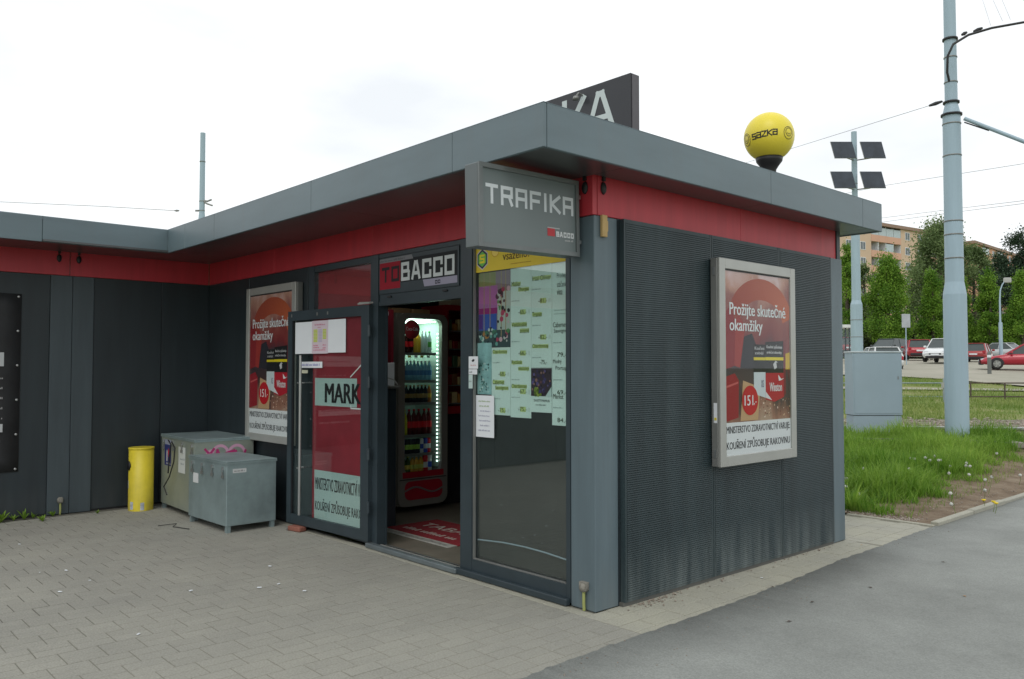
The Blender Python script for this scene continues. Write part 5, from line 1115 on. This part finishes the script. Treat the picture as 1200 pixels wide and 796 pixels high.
# ================================================================== STREET FURNITURE BEYOND THE KIOSK
def mast(lab_, base, top, secs, grp=None, name='tram_mast', bands=()):
    """secs: list of (z above base, radius)"""
    t = thing(name, lab_, 'mast', base, 0, grp)
    for (a, b) in zip(secs, secs[1:]):
        MB().lathe([(a[1], a[0]), (b[1], b[0]-.001)], (0, 0, 0), None, 28).build('shaft' if abs(a[1]-b[1]) < .035 else 'joint_cone', M['pole'], t)
    for z, r in bands: MB().lathe([(r+.001, z-.012), (r+.008, z-.010), (r+.008, z+.010), (r+.001, z+.012)], (0, 0, 0), None, 24).build('band', M['alu_dark'], t)
    return t
b0 = on_ground(1122, 516); dB = (b0-CAM).dot(FW); sc_ = dB/15.
zz = lambda py: at(1121, py, dB).z-b0.z
rB = .202*sc_
bands = [(zz(y), r*sc_+.002) for y, r in ((40, .105), (62, .106), (92, .108), (142, .150), (180, .151), (258, .155), (274, .156), (302, .157))]
bm0 = mast('thick pale blue-grey stepped tram mast standing in the grass by the cabinet', (b0.x, b0.y, b0.z-.15), 0, [(0, rB), (zz(345)+.15, rB*.97), (zz(330)+.15, .158*sc_), (zz(130)+.15, .15*sc_), (zz(118)+.15, .108*sc_), (zz(-60)+.15, .10*sc_)], None, 'tram_mast', [(z+.15, r) for z, r in bands])
def cyl_mark(t, z, r, txt): pass
def inmast(p): q = Vector(p)-bm0.location; return q
k1, k2 = inmast(at(1130, 139, dB)), inmast(at(1215, 172, dB-.6)); MB().tube([k1, k2], .035*sc_, None, 10).build('bracket_arm', M['pole'], bm0); MB().tube([k1+Vector((0, 0, -.07)), k1+(k2-k1)*.35+Vector((0, 0, -.045))], .012, None, 6).build('arm_strut', M['black'], bm0)
for py, r in ((131, .16), (40, .112), (116, .12)): MB().lathe([(r*sc_, -.02), (r*sc_+.02, -.018), (r*sc_+.02, .018), (r*sc_, .02)], (0, 0, zz(py)+.15), None, 24).build('clamp', M['black'], bm0)
pts = [inmast(at(*q)) for q in ((1112.5, 96, dB-.10), (1110, 85, dB-.13), (1110.5, 66, dB-.16), (1117, 52, dB-.20), (1135, 41, dB-.20), (1162, 33, dB-.1), (1212, 24, dB))]
MB().tube(pts, .022*sc_, None, 8).build('power_cable', M['black'], bm0)
MB().box(-.004, .004, -.001, .001, 0, .01)
for a, b in (((1104, 119), (1089, 124)),((1127, 41), (1133, 38)), ((1141, 37), (1151, 33))): MB().tube([inmast(at(*a, dB)), inmast(at(*[(p+q)/2 for p, q in zip(a, b)], dB)), inmast(at(*b, dB))], [.02*sc_, .035*sc_, .02*sc_], None, 8).build('insulator', M['black'], bm0)
sm0 = at(1004.5, 423, 30); sz = lambda py: at(1005, py, 30).z-sm0.z
sm = mast('pale stepped mast carrying four small solar panels', (sm0.x, sm0.y, sm0.z-.5), 0, [(0, .212), (sz(357)+.5, .205), (sz(352)+.5, .158), (sz(236)+.5, .150), (sz(230)+.5, .102), (sz(152)+.5, .098)], None, 'solar_mast', [(sz(y)+.5, r) for y, r in ((184, .10), (214, .10), (375, .207), (395, .208))])
M['pv'] = mat('solar_cells', (.035, .045, .06), .15, 0, .3, 3)
for py, s_ in ((176, -1), (176, 1), (211, -1), (211, 1)):
    c = at(1005.5+s_*17.3, py, 30-.15)-sm.location; u = RT*.39; vv = -UP*.31+RT*.055-F0*.05; nn = u.cross(vv).normalized()
    fo = MB().face([c-u-vv, c+u-vv, c+u+vv, c-u+vv]) if False else None
    m = MB()
    P1 = [c-u-vv, c+u-vv, c+u+vv, c-u+vv]; q = [m.v(p+nn*.02) for p in P1]; q2 = [m.v(p-nn*.02) for p in P1]
    m.bm.faces.new(q); m.bm.faces.new(q2[::-1])
    for k in range(4): m.bm.faces.new((q[k], q2[k], q2[(k+1) % 4], q[(k+1) % 4]))
    po = m.build('solar_panel', M['pv'], sm)
    MB().tube(P1+[P1[0]], .016, None, 4, False).build('panel_frame', M['alu'], po)
    MB().tube([c+vv*.9, Vector((0, 0, (c+vv*.9).z))], .022, None, 6).build('panel_bracket', M['alu_dark'], sm)
    cl_ = MB()
    for k in range(1, 4): cl_.tube([P1[0]+(P1[1]-P1[0])*k/4+nn*.022, P1[3]+(P1[2]-P1[3])*k/4+nn*.022], .006, None, 4)
    cl_.build('cell_line', M['alu_dark'], po)
lm0 = at(236.5, 259, 25); lm = mast('slim pale mast rising behind the kiosk roof on the left', (lm0.x, lm0.y, 0), 0, [(0, .20), (lm0.z-.05, .11), (lm0.z+.25, .082), (at(236, 155, 25).z, .074)], None, 'tram_mast', [(at(236, y, 25).z, .082) for y in (189, 236, 247)])
lq = lambda px, py: at(px, py, 25)-lm.location
MB().tube([lq(238, 235), lq(243, 236), lq(248, 234)], .03, None, 6).tube([lq(238, 236), lq(243, 239), lq(249, 241)], .03, None, 6).build('hook', M['alu_dark'], lm); MB().tube([lq(229, 247), lq(233, 247)], [.03, .03], None, 6).build('insulator', M['alu_dark'], lm); MB().tube([lq(204, 247), lq(207, 247), lq(210, 247)], [.01, .035, .02], None, 6).build('insulator', M['alu_dark'], lm)
def wire(lab_, pts, r=.006, sag=0.):
    t = MB(); P = [at(*p) for p in pts]; n_ = 16; Q_ = []
    for k in range(n_+1): 
        f = k/n_*(len(P)-1); i = min(int(f), len(P)-2); Q_.append(P[i].lerp(P[i+1], f-i)-UP*sag*4*(k/n_)*(1-k/n_))
    o = t.tube(Q_, r, None, 4).build('overhead_wire', mat('wire_grey', (.22, .22, .22), .6) if 'wire_grey' not in bpy.data.materials else bpy.data.materials['wire_grey']); return tag(o, lab_, 'wire', 'overhead wires')
wire('thin overhead wire running left from the thick mast past the yellow globe', [(1105, 119, dB), (800, 214, 30)], .005)
wire('overhead wire crossing behind the solar mast, rising to the right', [(960, 233, 40), (1040, 217, 40), (1250, 184, 30)], .010)
wire('upper of two close overhead wires beside the apartment roofs', [(1030, 256, 60), (1110, 246, 50), (1260, 228, 34)], .013)
wire('lower of two close overhead wires beside the apartment roofs', [(1030, 261, 60), (1110, 250, 50), (1260, 231, 34)], .013)
wire('overhead wire crossing the sky at far left to the slim mast', [(-60, 234, 32), (120, 242, 27), (205, 247, 25)], .010)
for k, (a, b) in enumerate((((1149, -8), (1161, 30)), ((1160, -8), (1175, 25)), ((1171, -8), (1184, 23)))): wire(('leftmost', 'middle', 'rightmost')[k]+' of three thin wires dropping to the black power cable', [(*a, dB+6), (*b, dB)], .0035)
# control cabinet
c0 = at(1029, 500, 16); c0.z = float(terr(c0.x, c0.y)); zt = at(1029, 411.5, 15.9).z-c0.z
cb = thing('control_cabinet', 'plain pale grey-blue street cabinet standing in the long grass', 'cabinet', c0, YAW)
CW = 58/964*16
zs = at(1029, 487, 16).z-c0.z
box('cabinet_body', M['cabinet'], cb, -CW/2, CW/2, 0, .38, zs+.006, zt-.03, .004); box('plinth', M['cabinet'], cb, -CW/2+.015, CW/2-.015, .015, .365, -.1, zs-.006); box('plinth_gap', M['black'], cb, -CW/2+.02, CW/2-.02, .02, .36, zs-.0055, zs+.0055)
box('cabinet_roof', mat('cabinet_roof_pale', (.5, .56, .58), .5), cb, -CW/2-.012, CW/2+.012, -.015, .395, zt-.0295, zt, .005)
dm = MB(); dm.box(-CW/2+.03, CW/2-.03, -.006, -.0005, zs+.04, zt-.06, None, .003); do = dm.build('cabinet_door', M['cabinet'], cb); box('lock', M['alu_dark'], do, CW/2-.09, CW/2-.07, -.012, -.0065, zs+.7, zs+.76)
# railing
rl = thing('railing', 'low thin brown steel railing along the tram track', 'railing', (0, 0, 0)); mr_ = mat('railing_rust', (.10, .075, .06), .7, .3, .3, 10); ml_ = mat('railing_grey', (.25, .30, .31), .5)
def rp(px, D): return at(px, 431, D)
x0 = None
rail_pts = [(970, 33.5), (1107, 31.), (1137, 30.3), (1177, 29.6), (1217, 29), (1257, 28.4)]
for k, (px, D) in enumerate(rail_pts):
    p = rp(px, D); z0 = float(terr(p.x, p.y)); top = at(px, 449, D).z
    MB().tube([(p.x, p.y, z0-.1), (p.x, p.y, top)], .03, None, 6).build('post', ml_ if k < 2 else mr_, rl)
for (a, b) in zip(rail_pts, rail_pts[1:]):
    for yy, nm in ((449, 'top_rail'), (465, 'lower_rail')): MB().tube([at(a[0], yy, a[1]), at(b[0], yy, b[1])], .024, None, 6).build(nm, ml_ if a[0] < 1100 else mr_, rl)
gp = rp(1107, 29); gz = float(terr(gp.x, gp.y)); o = thing('marker_post', 'short grey marker post beside the thick mast', 'post', (gp.x, gp.y, gz)); MB().lathe([(.07, -.1), (.07, at(1107, 445, 29).z-gz), (.05, at(1107, 443, 29).z-gz)], (0, 0, 0), None, 12).build('post_shaft', ml_, o); MB().box(-.09, .09, -.09, -.071, .45, .65).build('marker_plate', M['alu'], o)
# sign, bollard, lamp, shelter
def sized(px, py, D): p = at(px, py, D); return p
p = at(1062.5, 424, 52); g = float(terr(p.x, p.y)); o = thing('street_sign', 'small grey rectangular plate sign on a thin post, seen from behind', 'street sign', (p.x, p.y, p.z-.2), YAW); zt_ = at(1062.5, 368, 52).z-p.z+.2; MB().tube([(0, .03, 0), (0, .03, zt_)], .035, None, 8).build('sign_post', M['pole'], o); box('sign_plate', mat('sign_back_grey', (.38, .41, .43), .5), o, -.27, .27, -.01, .012, zt_-.86, zt_, .01); box('plate_rail', M['alu'], o, -.26, .26, .0125, .02, zt_-.45, zt_-.40)
p = at(1159.5, 433, 44); o = thing('bollard', 'short grey bollard at the road edge left of the red sedan', 'bollard', (p.x, p.y, float(terr(p.x, p.y)))); zt_ = at(1159.5, 412, 44).z-o.location.z; MB().lathe([(.10, -.1), (.10, zt_-.1), (.075, zt_-.02), (.03, zt_)], (0, 0, 0), None, 12).build('bollard_body', mat('bollard_grey', (.13, .14, .13), .7), o); MB().lathe([(.102, zt_-.32), (.104, zt_-.31), (.104, zt_-.2), (.102, zt_-.19)], (0, 0, 0), None, 12).build('reflective_band', M['white'], o)
p = at(1173, 418, 62); o = thing('street_lamp', 'slim street lamp with curved arm before the dark pines', 'street lamp', (p.x, p.y, p.z-.3), YAW); zl = lambda py: at(1173, py, 62).z-o.location.z
MB().tube([(0, 0, 0), (0, 0, zl(352)), (.05, 0, zl(340)), (.22, 0, zl(333)), (.38, 0, zl(330))], [.09, .06, .05, .045, .04], None, 8).build('lamp_post', M['pole'], o); MB().box(.34, .86, -.13, .13, zl(330)-.08, zl(326)+.05, None, .05).build('lamp_head', M['alu'], o); MB().tube([(0, -.02, 0), (0, -.02, zl(378))], .13, None, 10).build('base_sleeve', M['pole'], o)
p = at(986, 421, 58); o = thing('tram_shelter', 'glass tram shelter with pale flat roof half hidden behind the kiosk', 'shelter', (p.x, p.y, p.z-.05), YAW); hs = at(986, 381, 58).z-p.z+.05
box('shelter_roof', mat('shelter_roof_white', (.6, .62, .6), .5), o, -3.2, .95, -.6, 1.2, hs-.22, hs, .02)
for x in (-2.9, -1, .15, .42, .88): MB().tube([(x, -.4, 0), (x, -.4, hs-.22)], .045, None, 6).build('post', M['frame'], o)
for x in (-2.85, -.95, .47): box('glass_panel', M['glass_clear'], o, x, x+(1.8 if x < 0 else .38), -.41, -.39, .15, hs-.3)
box('bench', M['wood'], o, -2.6, .1, .3, .7, .42, .47)

# ================================================================== PARKED CARS
def car(lab_, px, py, D, head, kind, col, plate=True, scale=1.):
    p = at(px, py, D); head = math.atan2(p.y-CAM.y, p.x-CAM.x)+rad(head); t = thing('parked_car', lab_, 'car', (p.x, p.y, p.z), head, 'parked cars'); t.scale = (scale,)*3
    pm_ = mat('car_paint', col, .25, .1, .03, 2, coat=.6)
    Lh = {'hatch': 2.05, 'suv': 2.2, 'sedan': 2.35}[kind]; W_ = .88 if kind != 'suv' else .93; bz = {'hatch': .92, 'suv': 1.02, 'sedan': .90}[kind]; rz_ = {'hatch': 1.48, 'suv': 1.66, 'sedan': 1.43}[kind]
    hood = {'hatch': .82, 'suv': .95, 'sedan': .80}[kind]
    trunk = {'hatch': .95, 'suv': 1.05, 'sedan': .96}[kind]
    st = [(-Lh, .45, trunk-.25, .80), (-Lh+.06, .33, trunk-.06, .90), (-Lh+.3, .28, trunk, .98), (-1.2, .26, bz, 1.), (0, .25, bz, 1.), (.8, .25, bz-.01, 1.), (1.25, .26, hood+.04, .99), (Lh-.35, .28, hood-.10, .95), (Lh-.08, .32, hood-.22, .86), (Lh, .42, hood-.34, .74)]
    m = MB(); rg = []
    for x, zb, zt_, k in st:
        w_ = W_*k; mid = zb+(zt_-zb)*.55
        half = [(w_*.86, zb), (w_, zb+.14), (w_*1.01, mid), (w_*.95, zt_-.05), (w_*.80, zt_)]
        rg.append([m.v((x, y, z)) for y, z in half]+[m.v((x, -y, z)) for y, z in half[::-1]])
    for a, b in zip(rg, rg[1:]):
        for j in range(10): f = m.bm.faces.new((a[j], a[(j+1) % 10], b[(j+1) % 10], b[j])); f.smooth = True
    m.bm.faces.new(rg[0]); m.bm.faces.new(rg[-1][::-1]); bo = m.build('body', pm_, t)
    xr0, xr1, xf1, xf0 = {'hatch': (-Lh+.12, -Lh+.5, .15, .95), 'suv': (-Lh+.12, -Lh+.45, .20, 1.0), 'sedan': (-1.75, -1.05, .15, 1.0)}[kind]
    g = MB(); sec = [(xr0, bz-.03, .90), (xr1, rz_-.04, .72), (xf1, rz_-.02, .72), (xf0, bz-.03, .88)]
    L_ = [m_ for m_ in ([g.v((x, W_*k, z)) for x, z, k in sec], [g.v((x, -W_*k, z)) for x, z, k in sec])]
    g.bm.faces.new(L_[0]); g.bm.faces.new(L_[1][::-1])
    for k in range(4): g.bm.faces.new((L_[0][k], L_[1][k], L_[1][(k+1) % 4], L_[0][(k+1) % 4]))
    g.build('windows', M['carglass'], t)
    r = MB(); r.box(xr1-.06, xf1+.06, -W_*.70, W_*.70, rz_-.035, rz_+.015, None, .02)
    r.build('roof', pm_, t)
    pl = MB()
    for s_ in (1, -1):
        pl.tube([(xr0, s_*W_*.905, bz-.03), (xr1, s_*W_*.725, rz_-.02)], .045, None, 5); pl.tube([(xf0, s_*W_*.885, bz-.03), (xf1, s_*W_*.725, rz_-.02)], .032, None, 5); pl.tube([(-.45, s_*W_*.895, bz-.03), (-.5, s_*W_*.73, rz_-.02)], .03, None, 5)
    pl.build('pillars', pm_, t)
    R_ = .32 if kind != 'suv' else .36
    for x in (-Lh+.75, Lh-.85):
        for s_ in (1, -1):
            wo = MB().lathe([(R_*.62, -.1), (R_, -.09), (R_, .09), (R_*.62, .1)], (0, 0, 0), None, 20, 'y').build('wheel', M['rubber'], t); wo.location = (x, s_*(W_-.08), R_)
            ri = MB(); ri.lathe([(.02, .085*s_), (R_*.2, .10*s_), (R_*.22, .085*s_), (R_*.6, .06*s_), (R_*.62, .1*s_)], (0, 0, 0), None, 20, 'y')
            for k in range(5): a = 2*math.pi*k/5; ri.tube([(0, .10*s_, 0), (math.cos(a)*R_*.6, .095*s_, math.sin(a)*R_*.6)], .028, None, 4)
            ri.build('rim', M['alu'], wo)
            MB().prism([(R_*1.12*math.cos(rad(a)), R_*1.12*math.sin(rad(a))) for a in range(0, 181, 15)], -.02, .02, None).build('wheel_arch', M['black'], t).location = (x, s_*(W_*.995), R_)
    for s_ in (1, -1):
        box('headlight', mat('headlamp', (.6, .63, .66), .15), t, Lh-.30, Lh-.06, s_*W_*.62-.16, s_*W_*.62+.16, hood-.30, hood-.18, .03)
        box('tail_light', mat('tail_lamp', (.35, .01, .02), .2), t, -Lh-.01, -Lh+.12, s_*W_*.78-.10, s_*W_*.78+.10, trunk-.25, trunk-.02, .03)
        box('mirror', pm_, t, .72, .84, s_*(W_+.06)-.10, s_*(W_+.06)+.10, bz, bz+.14, .03)
    box('front_bumper', M['black'], t, Lh-.22, Lh+.03, -W_*.66, W_*.66, .26, .44, .04); box('rear_bumper', M['black'], t, -Lh-.04, -Lh+.2, -W_*.76, W_*.76, .30, .50, .04)
    box('grille', M['black'], t, Lh-.06, Lh+.015, -W_*.42, W_*.42, .50, .60, .01)
    for x, nm in ((Lh+.032, 'number_plate'), (-Lh-.05, 'number_plate')): box(nm, M['white'], t, x, x+.012, -.26, .26, (.46 if x > 0 else .62), (.57 if x > 0 else .73))
    return t
toward = math.atan2(-F0.y, -F0.x); away = math.atan2(F0.y, F0.x)
car('red sedan facing left at the road, cut off by the right edge', 1203, 433, 47, 95, 'sedan', (.38, .012, .03))
car('white SUV facing the viewer beside the thick mast', 1106, 424.5, 58, 166, 'suv', (.70, .72, .72))
car('red hatchback seen from behind, left of the white SUV', 1075, 422, 68, 6, 'hatch', (.36, .02, .03), scale=1.1)
car('dark grey SUV above the street cabinet', 1041, 420.5, 74, 152, 'suv', (.035, .045, .045), scale=1.08)
car('white estate car mostly hidden behind the street cabinet', 1029, 436, 50, 18, 'hatch', (.68, .7, .7))
car('red hatchback seen from behind, right of the thick mast', 1146, 426, 62, -8, 'hatch', (.33, .03, .03))
car('silver car parked behind the bollard', 1170, 421, 74, 60, 'sedan', (.45, .47, .48))
car('dark red car glimpsed through the tram shelter glass', 983, 418, 66, 20, 'hatch', (.25, .02, .03))
# ================================================================== TREES
def crown(name, m, parent, shape, n, size, seed, clumps=60):
    """leaf-sized faces gathered in clumps through the crown; shape(rng, k) -> k points"""
    rg = np.random.default_rng(seed); C_ = shape(rg, clumps); ct = rg.uniform(.15, .85, clumps); cr_ = rg.uniform(.08, .17, clumps)
    w_ = rg.integers(0, clumps, n); P = C_[w_]+rg.normal(0, 1, (n, 3))*cr_[w_][:, None]*shape.R*1.1*np.array([1, 1, 1.15])
    a = rg.normal(0, 1, (n, 3)); a /= np.linalg.norm(a, axis=1)[:, None]; b = np.cross(a, rg.normal(0, 1, (n, 3))); b /= np.linalg.norm(b, axis=1)[:, None]+1e-9
    s_ = size*rg.uniform(.6, 1.3, (n, 1)); a, b = a*s_, b*s_*.7
    V = np.stack([P-a, P-b, P+a, P+b], 1).reshape(-1, 3); F = np.arange(4*n).reshape(n, 4)
    return quads(name, V, F, m, parent, np.clip(ct[w_]+rg.normal(0, .16, n), 0, 1))
def pyr(H, R, z0, flare=.22):
    def f(rg, k):
        t = rg.beta(1.3, 1.5, k); rr = R*np.where(t < flare, .55+.45*t/flare, 1-.93*((t-flare)/(1-flare))**1.25)*np.sqrt(rg.uniform(.2, 1, k))*rg.uniform(.85, 1.1, k); a = rg.uniform(0, 6.283, k)
        return np.stack([rr*np.cos(a), rr*np.sin(a), z0+t*(H-z0)], 1)
    f.R = R; return f
def blob(H, R, z0, top=1.):
    def f(rg, k):
        t = rg.uniform(0, 1, k); rr = R*np.sin(np.pi*np.clip(t*.9+.08, 0, 1))**.7*np.sqrt(rg.uniform(.15, 1, k)); a = rg.uniform(0, 6.283, k)
        return np.stack([rr*np.cos(a), rr*np.sin(a), z0+t*(H-z0)], 1)
    f.R = R; return f
def tree(name, lab_, px, base_py, top_py, D, R, m, n, size, seed, kind='pyr', grp=None, clumps=70, z0=.12):
    p = at(px, base_py, D); g = float(terr(p.x, p.y)); base = Vector((p.x, p.y, min(p.z, g)-.1)); H = at(px, top_py, D).z-base.z
    t = thing(name, lab_, 'tree', base, seed*.7, grp); rr = random.Random(seed)
    tr_ = MB(); tr_.tube([(0, 0, 0), (rr.uniform(-.1, .1), rr.uniform(-.1, .1), H*.35), (rr.uniform(-.2, .2), rr.uniform(-.2, .2), H*.7), (0, 0, H*.95)], [.028*H*.8, .018*H, .010*H, .002*H], None, 7)
    tr_.build('trunk', M['bark'], t)
    lb_ = MB()
    for k in range(12):
        z = H*rr.uniform(.2, .8); a = rr.uniform(0, 6.28); l_ = R*rr.uniform(.5, .9)*(1-.6*z/H); lb_.tube([(0, 0, z), (math.cos(a)*l_*.5, math.sin(a)*l_*.5, z+l_*.4), (math.cos(a)*l_, math.sin(a)*l_, z+l_*.9)], [.006*H, .004*H, .001*H], None, 5)
    lb_.build('limbs', M['bark'], t)
    crown('crown', m, t, (pyr if kind == 'pyr' else blob)(H, R, H*z0), n, size, seed, clumps); return t
for k, (px, top, R, D, lab_) in enumerate(((994, 285, 1.9, 84, 'pyramidal green hornbeam just right of the kiosk wall, left of the solar mast'), (1042, 298, 2.75, 82, 'broad pyramidal hornbeam above the street cabinet'), (1094, 312, 1.75, 82, 'narrow pyramidal hornbeam left of the thick mast'), (1126, 322, 1.6, 84, 'pyramidal hornbeam mostly hidden behind the thick mast'), (1160, 316, 1.75, 82, 'narrow pyramidal hornbeam left of the street lamp'), (1199, 320, 2.0, 80, 'pyramidal hornbeam cut off by the right edge'))):
    tree('hornbeam', lab_, px, 424, top, D, R*.88, M['leaf'], 34000 if R > 2.5 else 20000, .085, 20+k, 'pyr', 'pyramidal hornbeams by the car park', 130 if R > 2.5 else 90, .10)
tree('birch', 'tall loose pale green birch behind the hornbeams, nearest the thick mast', 1103, 420, 264, 102, 3.9, M['leaf2'], 36000, .12, 41, 'blob', 'loose trees behind', 110, .12)
tree('birch', 'loose pale birch rising between birch crown and apartment balconies', 1086, 420, 304, 106, 2.4, M['leaf2'], 16000, .12, 42, 'blob', 'loose trees behind', 70, .1)
tree('birch', 'thin tree with sparse leaves behind the solar mast', 1014, 420, 312, 104, 1.8, M['leaf2'], 12000, .12, 43, 'blob', 'loose trees behind', 60, .1)
tree('birch', 'pale leafy tree right of the thick mast before the orange block', 1143, 420, 292, 104, 2.9, M['leaf2'], 20000, .12, 44, 'blob', 'loose trees behind', 80, .1)
tree('birch', 'low leafy tree between kiosk wall and solar mast', 985, 420, 318, 100, 2.4, M['leaf2'], 14000, .12, 48, 'blob', 'loose trees behind', 60, .1)
tree('pine', 'dark pine behind the street lamp', 1174, 420, 302, 96, 2.6, M['leaf3'], 24000, .11, 45, 'blob', 'dark pines on the right', 60, .12)
tree('pine', 'tallest dark pine at the right edge', 1204, 420, 272, 94, 3.0, M['leaf3'], 26000, .11, 46, 'blob', 'dark pines on the right', 60, .12)
for k, (px, top, R, lab_) in enumerate(((1000, 384, 4.5, 'low dark bush behind the shelter roof'), (1030, 380, 4.2, 'low dark bush behind the dark SUV'), (1066, 384, 4.2, 'low dark bush behind the sign post and red hatchback'), (1092, 386, 4., 'low dark bush behind the white SUV'), (1130, 382, 4.2, 'low dark bush right behind the thick mast'), (1157, 385, 4., 'low dark bush behind the bollard'), (1186, 382, 4.4, 'low dark bush behind the red sedan'))):
    p = at(px, 421, 90); t = thing('bush', lab_, 'bush', (p.x, p.y, p.z-.4), 0, 'dark bushes behind the parked cars'); H = at(px, top, 90).z-p.z+.4
    crown('foliage', M['leaf4'], t, blob(H, R, .0), 6500, .16, 60+k, 60); MB().tube([(0, 0, 0), (.1, .05, H*.4), (.05, .2, H*.8)], [.09, .06, .02], None, 6).build('stem', M['bark'], t)
# ================================================================== APARTMENT BLOCKS
def block(lab_, px, top_py, D, ang_, u0, u1, floors_h, cols, wallc, bandc, side=12.):
    """cols: list of (kind, u_start, u_end); facade plane passes through (px) at depth D"""
    p = at(px, top_py, D); e = (F0*math.cos(ang_)+RT*math.sin(ang_)).normalized(); inn = Vector((-e.y, e.x, 0))
    if inn.dot(F0) < 0: inn = -inn
    ztop = p.z; t = thing('apartment_block', lab_, 'apartment block', (p.x, p.y, 0)); xf_ = frame_xf((0, 0, 0), e, inn); wm, bmat = mat('block_render', wallc, .85, 0, .06, .3), mat('block_band', bandc, .85, 0, .06, .3)  # distance haze is put into these paler wall and band colours
    lm_ = mat('loggia_wall', (.42, .38, .33), .85); nf = int((ztop-3)/floors_h)
    fr_ = M['white']; gl_ = mat('window_dark', (.10, .12, .13), .1, 0, .3, 1)
    last = u0
    wl = MB(xf_); wl.box(u0, u1, 1.6, side, -1, ztop-.6)
    for kind, a, b in cols:
        if kind == 'w': wl.box(a, b, 0, 1.599, -1, ztop-.6)
    wl.build('wall', wm, t)
    rf_ = MB(xf_); rf_.box(u0-.3, u1+.3, -.35, side+.2, ztop-.599, ztop); rf_.build('roof', mat('roof_edge', (.30, .20, .15), .8), t)
    for f in range(nf):
        z = ztop-.6-(f+1)*floors_h
        if z < ztop-.6-5*floors_h and f > 6: break
        for kind, a, b in cols:
            if kind == 'w':
                n_ = max(1, int((b-a)/3.2))
                for k in range(n_):
                    c = a+(b-a)*(k+.5)/n_
                    wo = MB(xf_); 
                    for q in ((c-.75, c-.66, .9, 2.35), (c+.66, c+.75, .9, 2.35), (c-.04, c+.04, .99, 2.26)): wo.box(q[0], q[1], -.05, .0-.001, z+q[2], z+q[3])
                    wo.box(c-.659, c+.659, -.05, -.001, z+.9, z+.989).box(c-.659, c+.659, -.05, -.001, z+2.261, z+2.35)
                    w_ = wo.build('window', fr_, t); box('pane', gl_, w_, c-.659, c+.659, -.03, -.002, z+.99, z+2.26, xf=xf_)
            else:
                n_ = max(1, round((b-a)/2.3)); sl_ = MB(xf_); sl_.box(a, b, .02, 1.59, z-.1, z+.1); sl_.build('loggia_floor', wm, t)
                box('parapet', bmat, t, a, b, -.06, .05, z-.12, z+1.08, xf=xf_)
                for k in range(n_+1): u = a+(b-a)*k/n_; box('divider', M['white'], t, u-.06, u+.06, .06, 1.59, z+.1, z+floors_h-.11, xf=xf_)
                for k in range(n_):
                    u = a+(b-a)*(k+.5)/n_; w_ = MB(xf_).box(u-.8, u+.8, 1.5, 1.59, z+.12, z+2.3).build('window', fr_, t); box('pane', gl_, w_, u-.68, u+.25, 1.47, 1.499, z+.9, z+2.2, xf=xf_)
                    if (k+f) % 3 == 0 and f < 2 or f == 0: box('glazing', mat('loggia_glazing', (.42, .50, .52), .12), t, u-(b-a)/n_/2+.07, u+(b-a)/n_/2-.07, .0, .045, z+1.085, z+floors_h-.3, xf=xf_)
    return t
block('tall beige and orange apartment block with rows of loggias, left of the thick mast', 1036, 262, 150, rad(57), -22, 26, 2.8, [('w', -22, -9), ('w', -8.99, -4), ('l', -3.98, 5.2), ('w', 5.22, 13.5), ('l', 13.52, 20), ('w', 20.02, 26)], (.62, .46, .33), (.64, .38, .27))
block('orange apartment block stepping down behind the pines at right', 1141, 282, 185, rad(46), 0, 45, 2.8, [('w', 0, 6), ('l', 6.02, 11), ('w', 11.02, 17), ('l', 17.02, 22), ('w', 22.02, 45)], (.58, .32, .21), (.62, .36, .25))

# fallen bits on the asphalt and slabs
for k, (px, py) in enumerate(((740, 655), (952, 707), (905, 689), (867, 668), (845, 672), (1105, 660), (1010, 640), (1020, 690), (925, 730), (1130, 700))):
    d_ = FW+RT*((px-600)/964)+UC*((398-py)/964); p = CAM+d_*(-CAM.z/d_.z)
    b_ = MB(); b_.face([(-.02, 0, .004), (0, -.009, .008), (.022, .002, .004), (.002, .011, .007)]); b_.face([(.022, .002, .004), (.034, .004, .003), (.022, .004, .0035)])
    o = b_.build('dead_leaf', M['bark'] if k % 3 else M['cardboard']); o.location = (p.x, p.y, .005); o.rotation_euler.z = k*1.3; tag(o, 'small brown dead leaf lying on the footway', 'dead leaf', 'dead leaves on the footway')

pebbles('footway_grit', [(lambda y: (edge_x(y)+random.expovariate(6)+.01, y, .007))(random.uniform(-1.5, 4.7)) for _ in range(160)], .002, .005, M['pebble'])
